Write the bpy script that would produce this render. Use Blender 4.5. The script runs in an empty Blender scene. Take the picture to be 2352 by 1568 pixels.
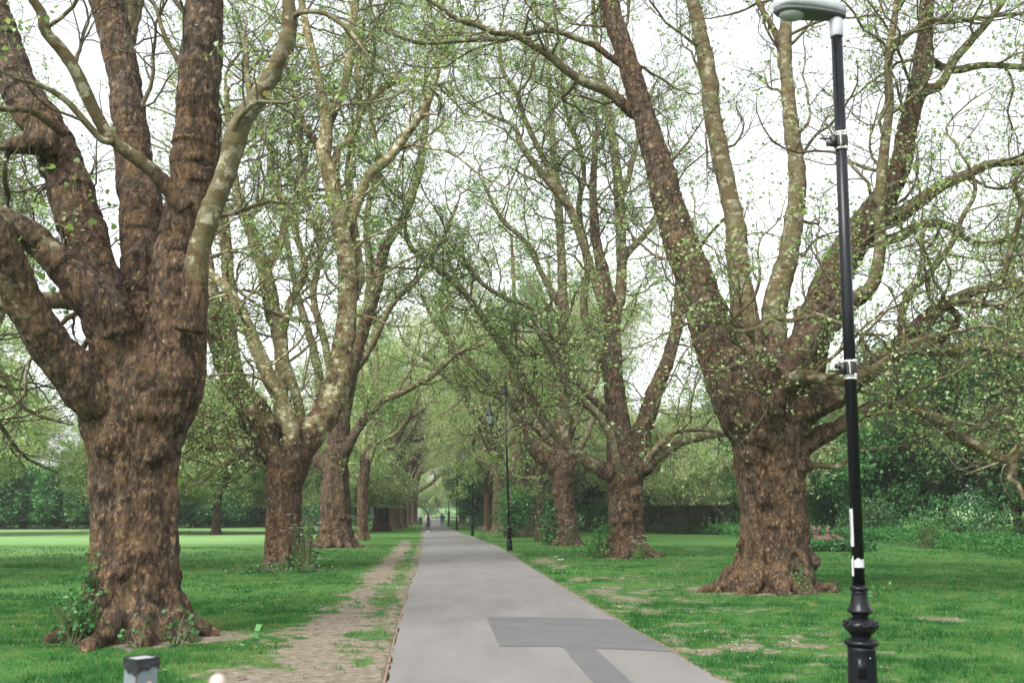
import bpy, math, random
import numpy as np
from mathutils import Vector, Matrix

rng = np.random.default_rng(11)
random.seed(5)
PI = math.pi
scene = bpy.context.scene
COL = scene.collection

# ---------------------------------------------------------------- camera
F, CX, CY, H = 2287.0, 1176.0, 784.0, 1.65
TH = math.atan(396.0 / F)
CT, ST = math.cos(TH), math.sin(TH)

def ray(u, v):
    x = (u - CX) / F; y = (CY - v) / F
    return x, CT - y * ST, ST + y * CT

def P(u, v, d):                       # point seen at (u, v) that lies d metres ahead
    x, wy, wz = ray(u, v); t = d / wy
    return np.array([x * t, d, H + wz * t])

def Gd(v):
    x, wy, wz = ray(CX, v)
    return -H / wz * wy

def G(u, v):                          # ground point seen at (u, v)
    x, wy, wz = ray(u, v); t = -H / wz
    return np.array([x * t, wy * t, 0.0])

def RP(r, v, d):                      # radius in picture units to metres
    return r * (d / ray(CX, v)[1]) / F

cam_data = bpy.data.cameras.new('camera')
cam = bpy.data.objects.new('camera', cam_data); COL.objects.link(cam)
cam.location = (0, 0, H); cam.rotation_euler = (PI / 2 + TH, 0, 0)
cam_data.sensor_width = 36; cam_data.lens = F / 2352 * 36
cam_data.clip_start = 0.1; cam_data.clip_end = 3000
cam_data.dof.use_dof = True; cam_data.dof.focus_distance = 26; cam_data.dof.aperture_fstop = 2.8
scene.camera = cam

# ---------------------------------------------------------------- noise
_perm = np.arange(256); np.random.default_rng(3).shuffle(_perm)
_val = np.random.default_rng(4).random(256) * 2 - 1

def vnoise(p):
    p = np.asarray(p, float)
    i = np.floor(p).astype(np.int64); f = p - i
    f = f * f * (3 - 2 * f)
    out = 0
    for dx in (0, 1):
        wx = f[:, 0] if dx else 1 - f[:, 0]
        hx = _perm[(i[:, 0] + dx) & 255]
        for dy in (0, 1):
            wy = f[:, 1] if dy else 1 - f[:, 1]
            hy = _perm[(hx + i[:, 1] + dy) & 255]
            for dz in (0, 1):
                wz = f[:, 2] if dz else 1 - f[:, 2]
                out = out + wx * wy * wz * _val[_perm[(hy + i[:, 2] + dz) & 255]]
    return out

def fbm(p, o=4, g=0.5):
    a, s, t = 1.0, 0.0, 0.0
    p = np.asarray(p, float)
    for k in range(o):
        s = s + a * vnoise(p * (2.03 ** k) + 17.3 * k); t += a; a *= g
    return s / t

def sstep(x, a, b):
    t = np.clip((np.asarray(x, float) - a) / (b - a), 0, 1)
    return t * t * (3 - 2 * t)

def nrm(v):
    return v / np.maximum(np.linalg.norm(v, axis=-1, keepdims=True), 1e-9)

# ---------------------------------------------------------------- objects
def tag(o, label=None, cat=None, group=None, kind=None):
    if label: o['label'] = label
    if cat: o['category'] = cat
    if group: o['group'] = group
    if kind: o['kind'] = kind
    return o

def thing(name, label, cat, loc=(0, 0, 0), group=None, rz=0.0):
    o = bpy.data.objects.new(name, None); COL.objects.link(o)
    o.empty_display_size = 0.2
    o.location = loc; o.rotation_euler = (0, 0, rz)
    return tag(o, label, cat, group)

class Geo:
    """collects vertices, faces, per-vertex values; one Geo becomes one mesh"""
    def __init__(s): s.V = []; s.F = []; s.M = []; s.A = []; s.n = 0
    def add(s, V, F, mat=0, a=0.0):
        V = np.asarray(V, float).reshape(-1, 3)
        if len(V) == 0: return s
        if not isinstance(F, list): F = [F]
        for f in F:
            f = np.asarray(f)
            if f.size == 0: continue
            s.F.append(f + s.n); s.M.append(np.full(len(f), mat, np.int32))
        s.V.append(V); s.A.append(np.broadcast_to(np.asarray(a, float), (len(V),)).copy())
        s.n += len(V)
        return s
    def build(s, name, mats, parent=None, origin=None, smooth=True, attr='tint', normals=None):
        V = np.concatenate(s.V); A = np.concatenate(s.A)
        if origin is None and parent is not None: origin = parent.get('_o', parent.location)
        if origin is not None: V = V - np.array(origin)[None, :]
        me = bpy.data.meshes.new(name)
        me.vertices.add(len(V)); me.vertices.foreach_set('co', V.astype(np.float32).ravel())
        tot = sum(f.size for f in s.F); npoly = sum(len(f) for f in s.F)
        me.loops.add(tot); me.polygons.add(npoly)
        me.loops.foreach_set('vertex_index', np.concatenate([f.ravel() for f in s.F]).astype(np.int32))
        ls = np.concatenate([np.full(len(f), f.shape[1]) for f in s.F])
        me.polygons.foreach_set('loop_start', (np.cumsum(ls) - ls).astype(np.int32))
        me.polygons.foreach_set('material_index', np.concatenate(s.M))
        me.polygons.foreach_set('use_smooth', np.full(npoly, smooth))
        for m in (mats if isinstance(mats, (list, tuple)) else [mats]): me.materials.append(m)
        at = me.attributes.new(attr, 'FLOAT', 'POINT'); at.data.foreach_set('value', A.astype(np.float32))
        me.update(calc_edges=True)
        if normals is not None:
            me.normals_split_custom_set_from_vertices(normals.astype(np.float32))
        o = bpy.data.objects.new(name, me); COL.objects.link(o)
        if parent is not None: o.parent = parent
        return o

def copy_tree(o, parent=None):
    c = o.copy(); COL.objects.link(c)
    if parent is not None: c.parent = parent
    for ch in list(o.children): copy_tree(ch, c)
    return c

# ---------------------------------------------------------------- shapes
def box(g, c, s, mat=0, rz=0.0, a=0.0, taper=1.0, rot=None):
    c = np.asarray(c, float); s = np.asarray(s, float) / 2
    v = np.array([[x, y, z] for z in (-1, 1) for y in (-1, 1) for x in (-1, 1)], float)
    v[v[:, 2] > 0, :2] *= taper
    v = v * s
    if rz:
        cz, sz = math.cos(rz), math.sin(rz)
        v = v @ np.array([[cz, sz, 0], [-sz, cz, 0], [0, 0, 1]])
    if rot is not None: v = v @ np.array(rot.to_3x3()).T
    g.add(v + c, np.array([[0, 2, 3, 1], [4, 5, 7, 6], [0, 1, 5, 4], [2, 6, 7, 3], [0, 4, 6, 2], [1, 3, 7, 5]]), mat, a)

def lathe(g, prof, c=(0, 0, 0), k=20, mat=0, a=0.0, caps=True, lobes=0, lobe_amp=0.0):
    prof = np.asarray(prof, float); m = len(prof)
    th = np.arange(k) * 2 * PI / k
    rr = prof[:, :1] * (1 + (lobe_amp * np.cos(lobes * th))[None, :] if lobes else np.ones((1, k)))
    V = np.stack([rr * np.cos(th), rr * np.sin(th), np.repeat(prof[:, 1:2], k, 1)], -1).reshape(-1, 3) + np.asarray(c)
    i = np.arange(m - 1)[:, None]; j = np.arange(k)[None, :]; jn = (j + 1) % k
    Fq = np.stack([i * k + j, i * k + jn, (i + 1) * k + jn, (i + 1) * k + j], -1).reshape(-1, 4)
    Fs = [Fq]
    if caps: Fs += [np.arange(k)[::-1][None, :], (np.arange(k) + (m - 1) * k)[None, :]]
    g.add(V, Fs, mat, a)

def frames(Pt):
    T = np.empty_like(Pt)
    T[:, 1:-1] = Pt[:, 2:] - Pt[:, :-2]; T[:, 0] = Pt[:, 1] - Pt[:, 0]; T[:, -1] = Pt[:, -1] - Pt[:, -2]
    T = nrm(T)
    mean = nrm(T.mean(1)); ref = np.zeros_like(mean)
    ax = np.argmin(np.abs(mean), axis=1); ref[np.arange(len(ref)), ax] = 1
    S = nrm(np.cross(T, ref[:, None, :])); U = np.cross(S, T)
    return T, S, U

def tubes(g, Pt, R, k=4, mat=0, a=0.0, caps=False):
    """Pt (B, m, 3), R (B, m): B tubes in one go"""
    Pt = np.asarray(Pt, float); R = np.asarray(R, float)
    if Pt.ndim == 2: Pt = Pt[None]; R = R[None]
    B, m, _ = Pt.shape
    if B == 0: return
    T, S, U = frames(Pt)
    th = np.arange(k) * 2 * PI / k
    V = Pt[:, :, None, :] + R[:, :, None, None] * (np.cos(th)[None, None, :, None] * S[:, :, None, :] + np.sin(th)[None, None, :, None] * U[:, :, None, :])
    b = np.arange(B)[:, None, None] * m * k; i = np.arange(m - 1)[None, :, None] * k
    j = np.arange(k)[None, None, :]; jn = (j + 1) % k
    Fq = np.stack([b + i + j, b + i + k + j, b + i + k + jn, b + i + jn], -1).reshape(-1, 4)
    Fs = [Fq]
    if caps:
        c0 = (np.arange(B)[:, None] * m * k + np.arange(k)[None, :]); c1 = (np.arange(B)[:, None] * m * k + (m - 1) * k + np.arange(k)[None, ::-1])
        Fs += [c0, c1]
    aa = a
    if np.ndim(a) == 1 and len(a) == B: aa = np.repeat(np.asarray(a), m * k)
    elif np.ndim(a) == 2: aa = np.repeat(np.asarray(a).reshape(-1), k)
    g.add(V, Fs, mat, aa)

def ellipsoid(g, c, r, k=14, m=9, mat=0, a=0.0, rough=0.0, rot=None):
    t = np.linspace(0, PI, m)[1:-1]
    th = np.arange(k) * 2 * PI / k
    V = np.stack([np.sin(t)[:, None] * np.cos(th), np.sin(t)[:, None] * np.sin(th), np.repeat(np.cos(t)[:, None], k, 1)], -1).reshape(-1, 3)
    V = np.concatenate([V, [[0, 0, 1], [0, 0, -1]]])
    if rough: V = V * (1 + rough * fbm(V * 1.7 + np.asarray(c), 3))[:, None]
    V = V * np.asarray(r, float)
    if rot is not None: V = V @ np.array(rot.to_3x3()).T
    n = m - 2
    i = np.arange(n - 1)[:, None] * k; j = np.arange(k)[None, :]; jn = (j + 1) % k
    Fq = np.stack([i + j, i + k + j, i + k + jn, i + jn], -1).reshape(-1, 4)
    jj = np.arange(k); t0 = np.stack([np.full(k, n * k), jj, (jj + 1) % k], -1)
    t1 = np.stack([np.full(k, n * k + 1), (n - 1) * k + (jj + 1) % k, (n - 1) * k + jj], -1)
    g.add(V + np.asarray(c), [Fq, t0, t1], mat, a)

LEAF4 = (np.array([[0, 0, 0], [.42, .5, .10], [0, 1, 0], [-.42, .5, .10]]), np.array([[0, 1, 2], [0, 2, 3]]))
LEAFM = (np.array([[0, 0, 0], [.30, .12, .03], [.55, .42, .10], [.28, .52, .03], [.33, .78, .06], [0, 1, -.04],
                   [-.33, .78, .06], [-.28, .52, .03], [-.55, .42, .10], [-.30, .12, .03], [0, .5, -.02]]),
         np.array([[10, i, (i + 1) % 10] for i in range(10)]))
LEAFS = (np.array([[0, 0, 0], [.52, .30, .10], [.24, .50, .03], [0, 1, -.03], [-.24, .50, .03], [-.52, .30, .10]]), np.array([[0, 1, 2], [0, 2, 3], [0, 3, 4], [0, 4, 5]]))
BLADE = (np.array([[-.5, 0, 0], [.5, 0, 0], [0, 1, 0]]), np.array([[0, 1, 2]]))

def leaves(g, pos, size, tmpl=LEAF4, mat=0, up=0.9, tint=None, axis=None, axis_w=0.0, droop=0.25):
    """flat-ish leaves with their own random attitude"""
    n = len(pos)
    if n == 0: return
    N = nrm(rng.normal(size=(n, 3)) * 0.75 + np.array([0, 0, up]))
    A = rng.normal(size=(n, 3)); A[:, 2] -= droop
    if axis is not None: A = nrm(A) * (1 - axis_w) + axis * axis_w
    A = nrm(A - N * (A * N).sum(1, keepdims=True)); S = np.cross(A, N)
    tv, tf = tmpl; k = len(tv)
    size = np.broadcast_to(np.asarray(size, float), (n,))
    V = pos[:, None, :] + size[:, None, None] * (tv[None, :, 0:1] * S[:, None, :] + tv[None, :, 1:2] * A[:, None, :] + tv[None, :, 2:3] * N[:, None, :])
    Ft = (tf[None] + (np.arange(n) * k)[:, None, None]).reshape(-1, tf.shape[1])
    if tint is None: tint = rng.random(n)
    g.add(V, Ft, mat, np.repeat(tint, k))

# ---------------------------------------------------------------- growth
def grow(start, dirs, length, r0, n, wig, up=0.0, end=0.25, bend=0.0, down=0.0):
    B = len(start)
    Pt = np.empty((B, n + 1, 3)); Pt[:, 0] = start
    d = nrm(dirs); st = (np.asarray(length) / n).reshape(-1, 1)
    b = rng.normal(size=(B, 3)) * bend
    for i in range(n):
        d = d + wig * rng.normal(size=(B, 3)) + b
        d[:, 2] += up - down * (i / n)
        d = nrm(d); Pt[:, i + 1] = Pt[:, i] + d * st
        if i % 3 == 2: b = rng.normal(size=(B, 3)) * bend
    t = np.linspace(0, 1, n + 1)[None, :]
    R = np.asarray(r0).reshape(-1, 1) * ((1 - t) ** 0.8 * (1 - end) + end)
    return Pt, R

def sprout(Pt, R, k, t0, t1, ang, rratio, rmin, rmax, jitter=0.25):
    """k child starts on each of B parent curves -> start, dir, parent radius, t"""
    B, m, _ = Pt.shape
    t = (np.arange(k)[None, :] + rng.random((B, k))) / k
    t = t0 + (t1 - t0) * t
    x = t * (m - 1); i = np.minimum(x.astype(int), m - 2); f = (x - i)[..., None]
    bi = np.arange(B)[:, None]
    p = Pt[bi, i] * (1 - f) + Pt[bi, i + 1] * f
    T = nrm(Pt[bi, i + 1] - Pt[bi, i])
    r = R[bi, i] * (1 - f[..., 0]) + R[bi, i + 1] * f[..., 0]
    p = p.reshape(-1, 3); T = T.reshape(-1, 3); r = r.reshape(-1)
    q = rng.normal(size=p.shape); q = nrm(q - T * (q * T).sum(1, keepdims=True))
    a = np.radians(ang + 14 * rng.normal(size=len(p)))[:, None]
    return p, T * np.cos(a) + q * np.sin(a), np.clip(r * rratio, rmin, rmax), t.reshape(-1)

def resample(pts, rad, step):
    """Catmull-Rom through the points"""
    pts = np.asarray(pts, float); rad = np.asarray(rad, float)
    e = np.concatenate([[2 * pts[0] - pts[1]], pts, [2 * pts[-1] - pts[-2]]])
    out, ro = [], []
    for i in range(len(pts) - 1):
        p0, p1, p2, p3 = e[i], e[i + 1], e[i + 2], e[i + 3]
        n = max(1, int(round(np.linalg.norm(p2 - p1) / step)))
        t = (np.arange(n) / n)[:, None]
        out.append(0.5 * ((2 * p1) + (-p0 + p2) * t + (2 * p0 - 5 * p1 + 4 * p2 - p3) * t ** 2 + (-p0 + 3 * p1 - 3 * p2 + p3) * t ** 3))
        ro.append(rad[i] + (rad[i + 1] - rad[i]) * t[:, 0])
    out.append(pts[-1:]); ro.append(rad[-1:])
    return np.concatenate(out), np.concatenate(ro)

def in_view(p, margin):
    y = np.maximum(p[:, 1], 0.2)
    z = (p[:, 2] - H)
    dep = y * CT + z * ST; vy = -y * ST + z * CT
    ok = (dep > 0.5) & (p[:, 1] > 0.3)
    dep = np.maximum(dep, 0.5)
    return ok & (np.abs(p[:, 0] / dep) < CX / F * margin) & (np.abs(vy / dep) < CY / F * margin)

def remesh(g, voxel, smooth=2, fac=0.5):
    """one continuous skin over everything in g"""
    tmp = g.build('tmp', [], None)
    md = tmp.modifiers.new('r', 'REMESH'); md.mode = 'VOXEL'; md.voxel_size = voxel; md.use_smooth_shade = True
    if smooth:
        ms = tmp.modifiers.new('s', 'SMOOTH'); ms.factor = fac; ms.iterations = smooth
    dg = bpy.context.evaluated_depsgraph_get()
    ev = tmp.evaluated_get(dg); me = ev.to_mesh()
    V = np.empty(len(me.vertices) * 3, np.float32); me.vertices.foreach_get('co', V)
    N = np.empty(len(me.vertices) * 3, np.float32); me.vertices.foreach_get('normal', N)
    Q = np.empty(len(me.loops), np.int32); me.loops.foreach_get('vertex_index', Q)
    ev.to_mesh_clear()
    old = tmp.data; bpy.data.objects.remove(tmp); bpy.data.meshes.remove(old)
    return V.reshape(-1, 3).astype(float), N.reshape(-1, 3).astype(float), Q.reshape(-1, 4)

def vnormals(V, Q):
    n = np.cross(V[Q[:, 2]] - V[Q[:, 0]], V[Q[:, 3]] - V[Q[:, 1]])
    out = np.zeros_like(V)
    for k in range(4): np.add.at(out, Q[:, k], n)
    return nrm(out)

# ---------------------------------------------------------------- materials
def mat(name):
    m = bpy.data.materials.new(name); m.use_nodes = True
    nt = m.node_tree; nt.nodes.clear()
    out = nt.nodes.new('ShaderNodeOutputMaterial')
    return m, nt, out

def N_(nt, t, **kw):
    n = nt.nodes.new('ShaderNode' + t)
    for k, v in kw.items():
        if k in n.inputs: n.inputs[k].default_value = v
        else: setattr(n, k, v)
    return n

def L_(nt, a, b): nt.links.new(a, b)

def ramp(nt, fac, stops, interp='LINEAR'):
    r = N_(nt, 'ValToRGB'); cr = r.color_ramp; cr.interpolation = interp
    while len(cr.elements) < len(stops): cr.elements.new(0.5)
    for e, (p, c) in zip(cr.elements, stops): e.position = p; e.color = (*c, 1)
    L_(nt, fac, r.inputs[0]); return r.outputs[0]

def noise_(nt, co, scale, detail=5, rough=0.6, dist=0.0):
    n = N_(nt, 'TexNoise'); n.inputs['Scale'].default_value = scale; n.inputs['Detail'].default_value = detail
    n.inputs['Roughness'].default_value = rough; n.inputs['Distortion'].default_value = dist
    if co is not None: L_(nt, co, n.inputs['Vector'])
    return n.outputs['Fac']

def math_(nt, op, a, b=None, c=None):
    n = N_(nt, 'Math', operation=op)
    for i, x in enumerate((a, b, c)):
        if x is None: continue
        if isinstance(x, (int, float)): n.inputs[i].default_value = x
        else: L_(nt, x, n.inputs[i])
    return n.outputs[0]

def mix_(nt, fac, a, b, blend='MIX'):
    n = N_(nt, 'Mix', data_type='RGBA', blend_type=blend)
    for i, x in ((0, fac), (6, a), (7, b)):
        if isinstance(x, (int, float)): n.inputs[i].default_value = x
        elif isinstance(x, tuple): n.inputs[i].default_value = (*x, 1)
        else: L_(nt, x, n.inputs[i])
    return n.outputs[2]

def attr_(nt, name):
    n = N_(nt, 'Attribute'); n.attribute_name = name; return n.outputs['Fac']

def stretch(nt, sx, sy, sz, kind='Object'):
    tc = N_(nt, 'TexCoord'); mp = N_(nt, 'Mapping'); mp.inputs['Scale'].default_value = (sx, sy, sz)
    L_(nt, tc.outputs[kind], mp.inputs['Vector']); return mp.outputs[0]

def bark_material(name, warm=1.0, pale=1.0):
    m, nt, out = mat(name)
    co = stretch(nt, 1, 1, 1); cs = stretch(nt, 1, 1, 0.62); cf = stretch(nt, 1, 1, 1.25)
    big = noise_(nt, co, 1.0, 4, 0.6)
    mid = noise_(nt, cs, 11, 7, 0.66)
    fine = noise_(nt, cs, 48, 6, 0.8)
    fl = N_(nt, 'TexVoronoi'); fl.inputs['Scale'].default_value = 26
    wv = N_(nt, 'TexNoise'); wv.inputs['Scale'].default_value = 12; wv.inputs['Detail'].default_value = 4; L_(nt, cs, wv.inputs['Vector'])
    vm = N_(nt, 'VectorMath', operation='MULTIPLY_ADD'); vm.inputs[1].default_value = (.07, .07, .07); L_(nt, wv.outputs['Color'], vm.inputs[0]); L_(nt, cs, vm.inputs[2]); L_(nt, vm.outputs[0], fl.inputs['Vector'])
    fs = N_(nt, 'SeparateColor'); L_(nt, fl.outputs['Color'], fs.inputs[0])
    crk = N_(nt, 'TexNoise'); crk.inputs['Scale'].default_value = 5; crk.inputs['Detail'].default_value = 5; crk.inputs['Roughness'].default_value = .6; L_(nt, stretch(nt, 1, 1, .28), crk.inputs['Vector'])
    ridge = math_(nt, 'ABSOLUTE', math_(nt, 'SUBTRACT', crk.outputs['Fac'], .5))
    w = warm
    r1 = ramp(nt, mid, [(0.30, (.027, .019, .012)), (0.45, (.076 * w, .050, .030)), (0.58, (.132 * w, .088, .053)), (0.72, (.235 * w, .17, .105))])
    r2 = ramp(nt, mid, [(0.30, (.026, .020, .016)), (0.47, (.076, .057, .043)), (0.70, (.175, .14, .107))])
    rc = mix_(nt, ramp(nt, big, [(0.40, (0, 0, 0)), (0.62, (1, 1, 1))]), r1, r2)
    rc = mix_(nt, 0.8, rc, ramp(nt, fine, [(0.28, (.34, .32, .30)), (0.48, (.85, .83, .80)), (0.60, (1.15, 1.1, 1.05)), (0.72, (2.0, 1.9, 1.7))]), 'MULTIPLY')
    rc = mix_(nt, .9, rc, ramp(nt, fs.outputs[0], [(0.0, (.55, .54, .52)), (.35, (.85, .84, .82)), (.72, (1.05, 1.02, .98)), (.86, (1.5, 1.42, 1.28)), (.95, (2.3, 2.1, 1.75))]), 'MULTIPLY')
    rc = mix_(nt, .8, rc, ramp(nt, ridge, [(0.0, (.28, .26, .25)), (0.05, (1, 1, 1))]), 'MULTIPLY')
    och = noise_(nt, co, 2.7, 6, .7)
    rc = mix_(nt, ramp(nt, och, [(.52, (0, 0, 0)), (.68, (.75, .75, .75))]), rc, ramp(nt, fine, [(.3, (.060, .036, .017)), (.5, (.165, .100, .048)), (.72, (.36, .26, .15))]))
    # shed bark of the limbs: olive, grey and cream plates
    pv = N_(nt, 'TexVoronoi'); pv.inputs['Scale'].default_value = 8.0
    wob = N_(nt, 'TexNoise'); wob.inputs['Scale'].default_value = 10; wob.inputs['Detail'].default_value = 5; L_(nt, cf, wob.inputs['Vector'])
    va = N_(nt, 'VectorMath', operation='MULTIPLY_ADD'); va.inputs[1].default_value = (.26, .26, .26)
    L_(nt, wob.outputs['Color'], va.inputs[0]); L_(nt, cf, va.inputs[2]); L_(nt, va.outputs[0], pv.inputs['Vector'])
    sep = N_(nt, 'SeparateColor'); L_(nt, pv.outputs['Color'], sep.inputs[0])
    pk = math_(nt, 'ADD', math_(nt, 'MULTIPLY', sep.outputs[0], 0.5), math_(nt, 'MULTIPLY', noise_(nt, co, 2.6, 5, .65), 0.62))
    p = pale
    sc = ramp(nt, pk, [(0.26, (.070, .042, .021)), (0.38, (.135 * p, .098 * p, .046 * p)), (0.50, (.130 * p, .115 * p, .058 * p)), (0.62, (.175 * p, .140 * p, .076 * p)), (0.70, (.15 * p, .145 * p, .092 * p)), (0.82, (.38 * p, .345 * p, .235 * p))])
    sc = mix_(nt, 0.7, sc, ramp(nt, fine, [(0.3, (.45, .45, .42)), (0.5, (.95, .95, .92)), (0.72, (1.35, 1.33, 1.25))]), 'MULTIPLY')
    age = math_(nt, 'ADD', attr_(nt, 'tint'), math_(nt, 'MULTIPLY', math_(nt, 'SUBTRACT', noise_(nt, co, 2.6, 6, .68), 0.5), 1.5))
    age = ramp(nt, age, [(0.42, (0, 0, 0)), (0.60, (1, 1, 1))])
    col = mix_(nt, age, rc, sc)
    bs = N_(nt, 'BsdfPrincipled'); bs.inputs['Roughness'].default_value = 0.85; bs.inputs['Specular IOR Level'].default_value = 0.22
    L_(nt, col, bs.inputs['Base Color'])
    hgt = math_(nt, 'ADD', mid, math_(nt, 'ADD', math_(nt, 'MULTIPLY', fine, 0.45), math_(nt, 'ADD', math_(nt, 'MULTIPLY', fs.outputs[0], .28), math_(nt, 'MINIMUM', math_(nt, 'MULTIPLY', ridge, 5.0), .4))))
    bp = N_(nt, 'Bump'); bp.inputs['Distance'].default_value = 0.04
    L_(nt, math_(nt, 'SUBTRACT', 1.0, math_(nt, 'MULTIPLY', age, 0.78)), bp.inputs['Strength'])
    L_(nt, hgt, bp.inputs['Height']); L_(nt, bp.outputs[0], bs.inputs['Normal'])
    L_(nt, bs.outputs[0], out.inputs[0]); return m

def leaf_material(name, stops, trans=0.45, gloss=0.06, rough=0.45):
    m, nt, out = mat(name)
    c = ramp(nt, attr_(nt, 'tint'), stops)
    d = N_(nt, 'BsdfDiffuse'); L_(nt, c, d.inputs[0])
    t = N_(nt, 'BsdfTranslucent'); L_(nt, mix_(nt, 0.85, c, (1.12, 1.2, .62), 'MULTIPLY'), t.inputs[0])
    mx = N_(nt, 'MixShader'); mx.inputs[0].default_value = trans; L_(nt, d.outputs[0], mx.inputs[1]); L_(nt, t.outputs[0], mx.inputs[2])
    gl = N_(nt, 'BsdfGlossy'); gl.inputs['Roughness'].default_value = rough; gl.inputs[0].default_value = (.8, .85, .8, 1)
    m2 = N_(nt, 'MixShader'); m2.inputs[0].default_value = gloss; L_(nt, mx.outputs[0], m2.inputs[1]); L_(nt, gl.outputs[0], m2.inputs[2])
    L_(nt, m2.outputs[0], out.inputs[0]); return m

def plain(name, color, rough=0.6, metal=0.0, spec=0.5, var=0.0, vscale=20, bump=0.0, coat=0.0):
    m, nt, out = mat(name)
    bs = N_(nt, 'BsdfPrincipled'); bs.inputs['Roughness'].default_value = rough; bs.inputs['Metallic'].default_value = metal
    bs.inputs['Specular IOR Level'].default_value = spec; bs.inputs['Coat Weight'].default_value = coat
    bs.inputs['Base Color'].default_value = (*color, 1)
    if var or bump:
        co = stretch(nt, 1, 1, 1); f = noise_(nt, co, vscale, 6, .65)
        if var:
            lo = tuple(x * (1 - var) for x in color); hi = tuple(min(1, x * (1 + var)) for x in color)
            L_(nt, ramp(nt, f, [(0.3, lo), (0.7, hi)]), bs.inputs['Base Color'])
        if bump:
            bp = N_(nt, 'Bump'); bp.inputs['Distance'].default_value = bump; bp.inputs['Strength'].default_value = 0.6
            L_(nt, f, bp.inputs['Height']); L_(nt, bp.outputs[0], bs.inputs['Normal'])
    L_(nt, bs.outputs[0], out.inputs[0]); return m

M_bark = bark_material('bark_brown', 1.0, .80)
M_bark_pale = bark_material('bark_pale', 1.05, 1.35)
M_twig = plain('twig_bark', (.085, .074, .046), 0.9, var=.5, vscale=3)
M_leaf = leaf_material('plane_leaf', [(0, (.115, .22, .065)), (.35, (.20, .33, .105)), (.7, (.31, .44, .155)), (.93, (.43, .52, .235)), (1, (.38, .34, .16))], .5)
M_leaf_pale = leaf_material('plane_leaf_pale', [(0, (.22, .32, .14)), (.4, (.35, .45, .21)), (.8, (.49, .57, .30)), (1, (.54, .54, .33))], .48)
M_leaf_far = leaf_material('plane_leaf_far', [(0, (.30, .39, .19)), (.4, (.44, .53, .27)), (.8, (.58, .65, .38)), (1, (.62, .61, .40))], .5)  # leaf colour lightened for far crowns, standing in for haze and light through leaves
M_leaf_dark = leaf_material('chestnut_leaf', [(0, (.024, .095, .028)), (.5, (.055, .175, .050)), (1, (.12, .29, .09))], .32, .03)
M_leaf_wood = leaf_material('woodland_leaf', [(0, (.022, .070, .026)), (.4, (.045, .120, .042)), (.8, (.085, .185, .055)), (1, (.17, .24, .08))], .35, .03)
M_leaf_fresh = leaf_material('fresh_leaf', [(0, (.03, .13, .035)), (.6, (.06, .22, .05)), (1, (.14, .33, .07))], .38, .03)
M_stem = plain('green_stem', (.10, .11, .05), .8)
M_black = plain('black_paint', (.006, .007, .009), .26, spec=.22, var=.25, vscale=9)
M_black_rough = plain('black_plastic', (.012, .012, .013), .5)
M_grey_paint = plain('grey_paint', (.33, .35, .37), .45, var=.08, vscale=6)
M_grey_dark = plain('dark_casting', (.075, .078, .08), .6)
M_galv = plain('galvanised_steel', (.50, .49, .46), .38, metal=.35, var=.15, vscale=60)
M_white = plain('white_label', (.46, .47, .48), .6, var=.1, vscale=40)
M_ink = plain('label_ink', (.10, .10, .11), .6)
M_steel = plain('brushed_grey_panel', (.20, .235, .26), .45, metal=.25, var=.12, vscale=7)
M_tape = plain('black_film', (.012, .012, .018), .22, spec=.7, bump=.01, vscale=30)
M_pink = plain('pinkish_paint', (.55, .40, .36), .7)
M_wood = plain('weathered_timber', (.17, .115, .08), .9, var=.4, vscale=25)

# ================================================================= SETTING
_L = [(887, 1568), (910, 1465), (939.8, 1353), (957.4, 1302.7), (968.5, 1263), (973, 1234.6), (972, 1222), (973, 1200.6)]
_R = [(1664, 1568), (1426.7, 1430.9), (1365.2, 1394), (1230.4, 1310.8), (1148.4, 1256.6), (1100.8, 1238), (1053.4, 1221.5), (1022.8, 1206.9), (1018.6, 1200.6)]
_l = np.array([G(*p)[:2] for p in _L]); _r = np.array([G(*p)[:2] for p in _R])
_l = np.vstack([[_l[0, 0] + 30 * .083, _l[0, 1] - 30], _l]); _r = np.vstack([[_r[0, 0] + 30 * .083, _r[0, 1] - 30], _r])
def xL(y): return np.interp(y, _l[:, 1], _l[:, 0])
def xR(y): return np.interp(y, _r[:, 1], _r[:, 0])

def gz(x, y):
    y = np.asarray(y, float); x = np.asarray(x, float)
    return 0.55 * sstep(y, 181, 190) + 7.5 * sstep(y, 225, 620) * sstep(x, -75, -45)

_T = [(934, 1239, 12), (912, 1274, 22), (879, 1311, 30), (846, 1349, 40), (813, 1388, 52), (780, 1432, 70), (736, 1487, 115), (670, 1542, 170), (560, 1640, 260)]
_t = np.array([np.append(G(u, v)[:2], RP(w * 1.2, v, G(u, v)[1])) for u, v, w in _T])
_spots = [(1383, 1358, 40, 8), (1441, 1375, 55, 8), (1490, 1403, 38, 8), (1251, 1287, 34, 7), (1285, 1300, 30, 5), (1705, 1487, 55, 12), (1625, 1497, 45, 9), (1548, 1472, 40, 12),
          (1480, 1380, 20, 6), (1560, 1490, 40, 7), (1775, 1500, 30, 6), (300, 1480, 60, 10), (480, 1463, 60, 8), (1180, 1272, 20, 4), (1955, 1505, 50, 8), (2150, 1420, 60, 6), (1330, 1330, 30, 5), (540, 1545, 80, 14)]
_sp = []
for u, v, a, b in _spots:
    c = G(u, v); _sp.append((c[0], c[1], RP(a, v, c[1]), abs(Gd(v - b) - c[1])))

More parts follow.
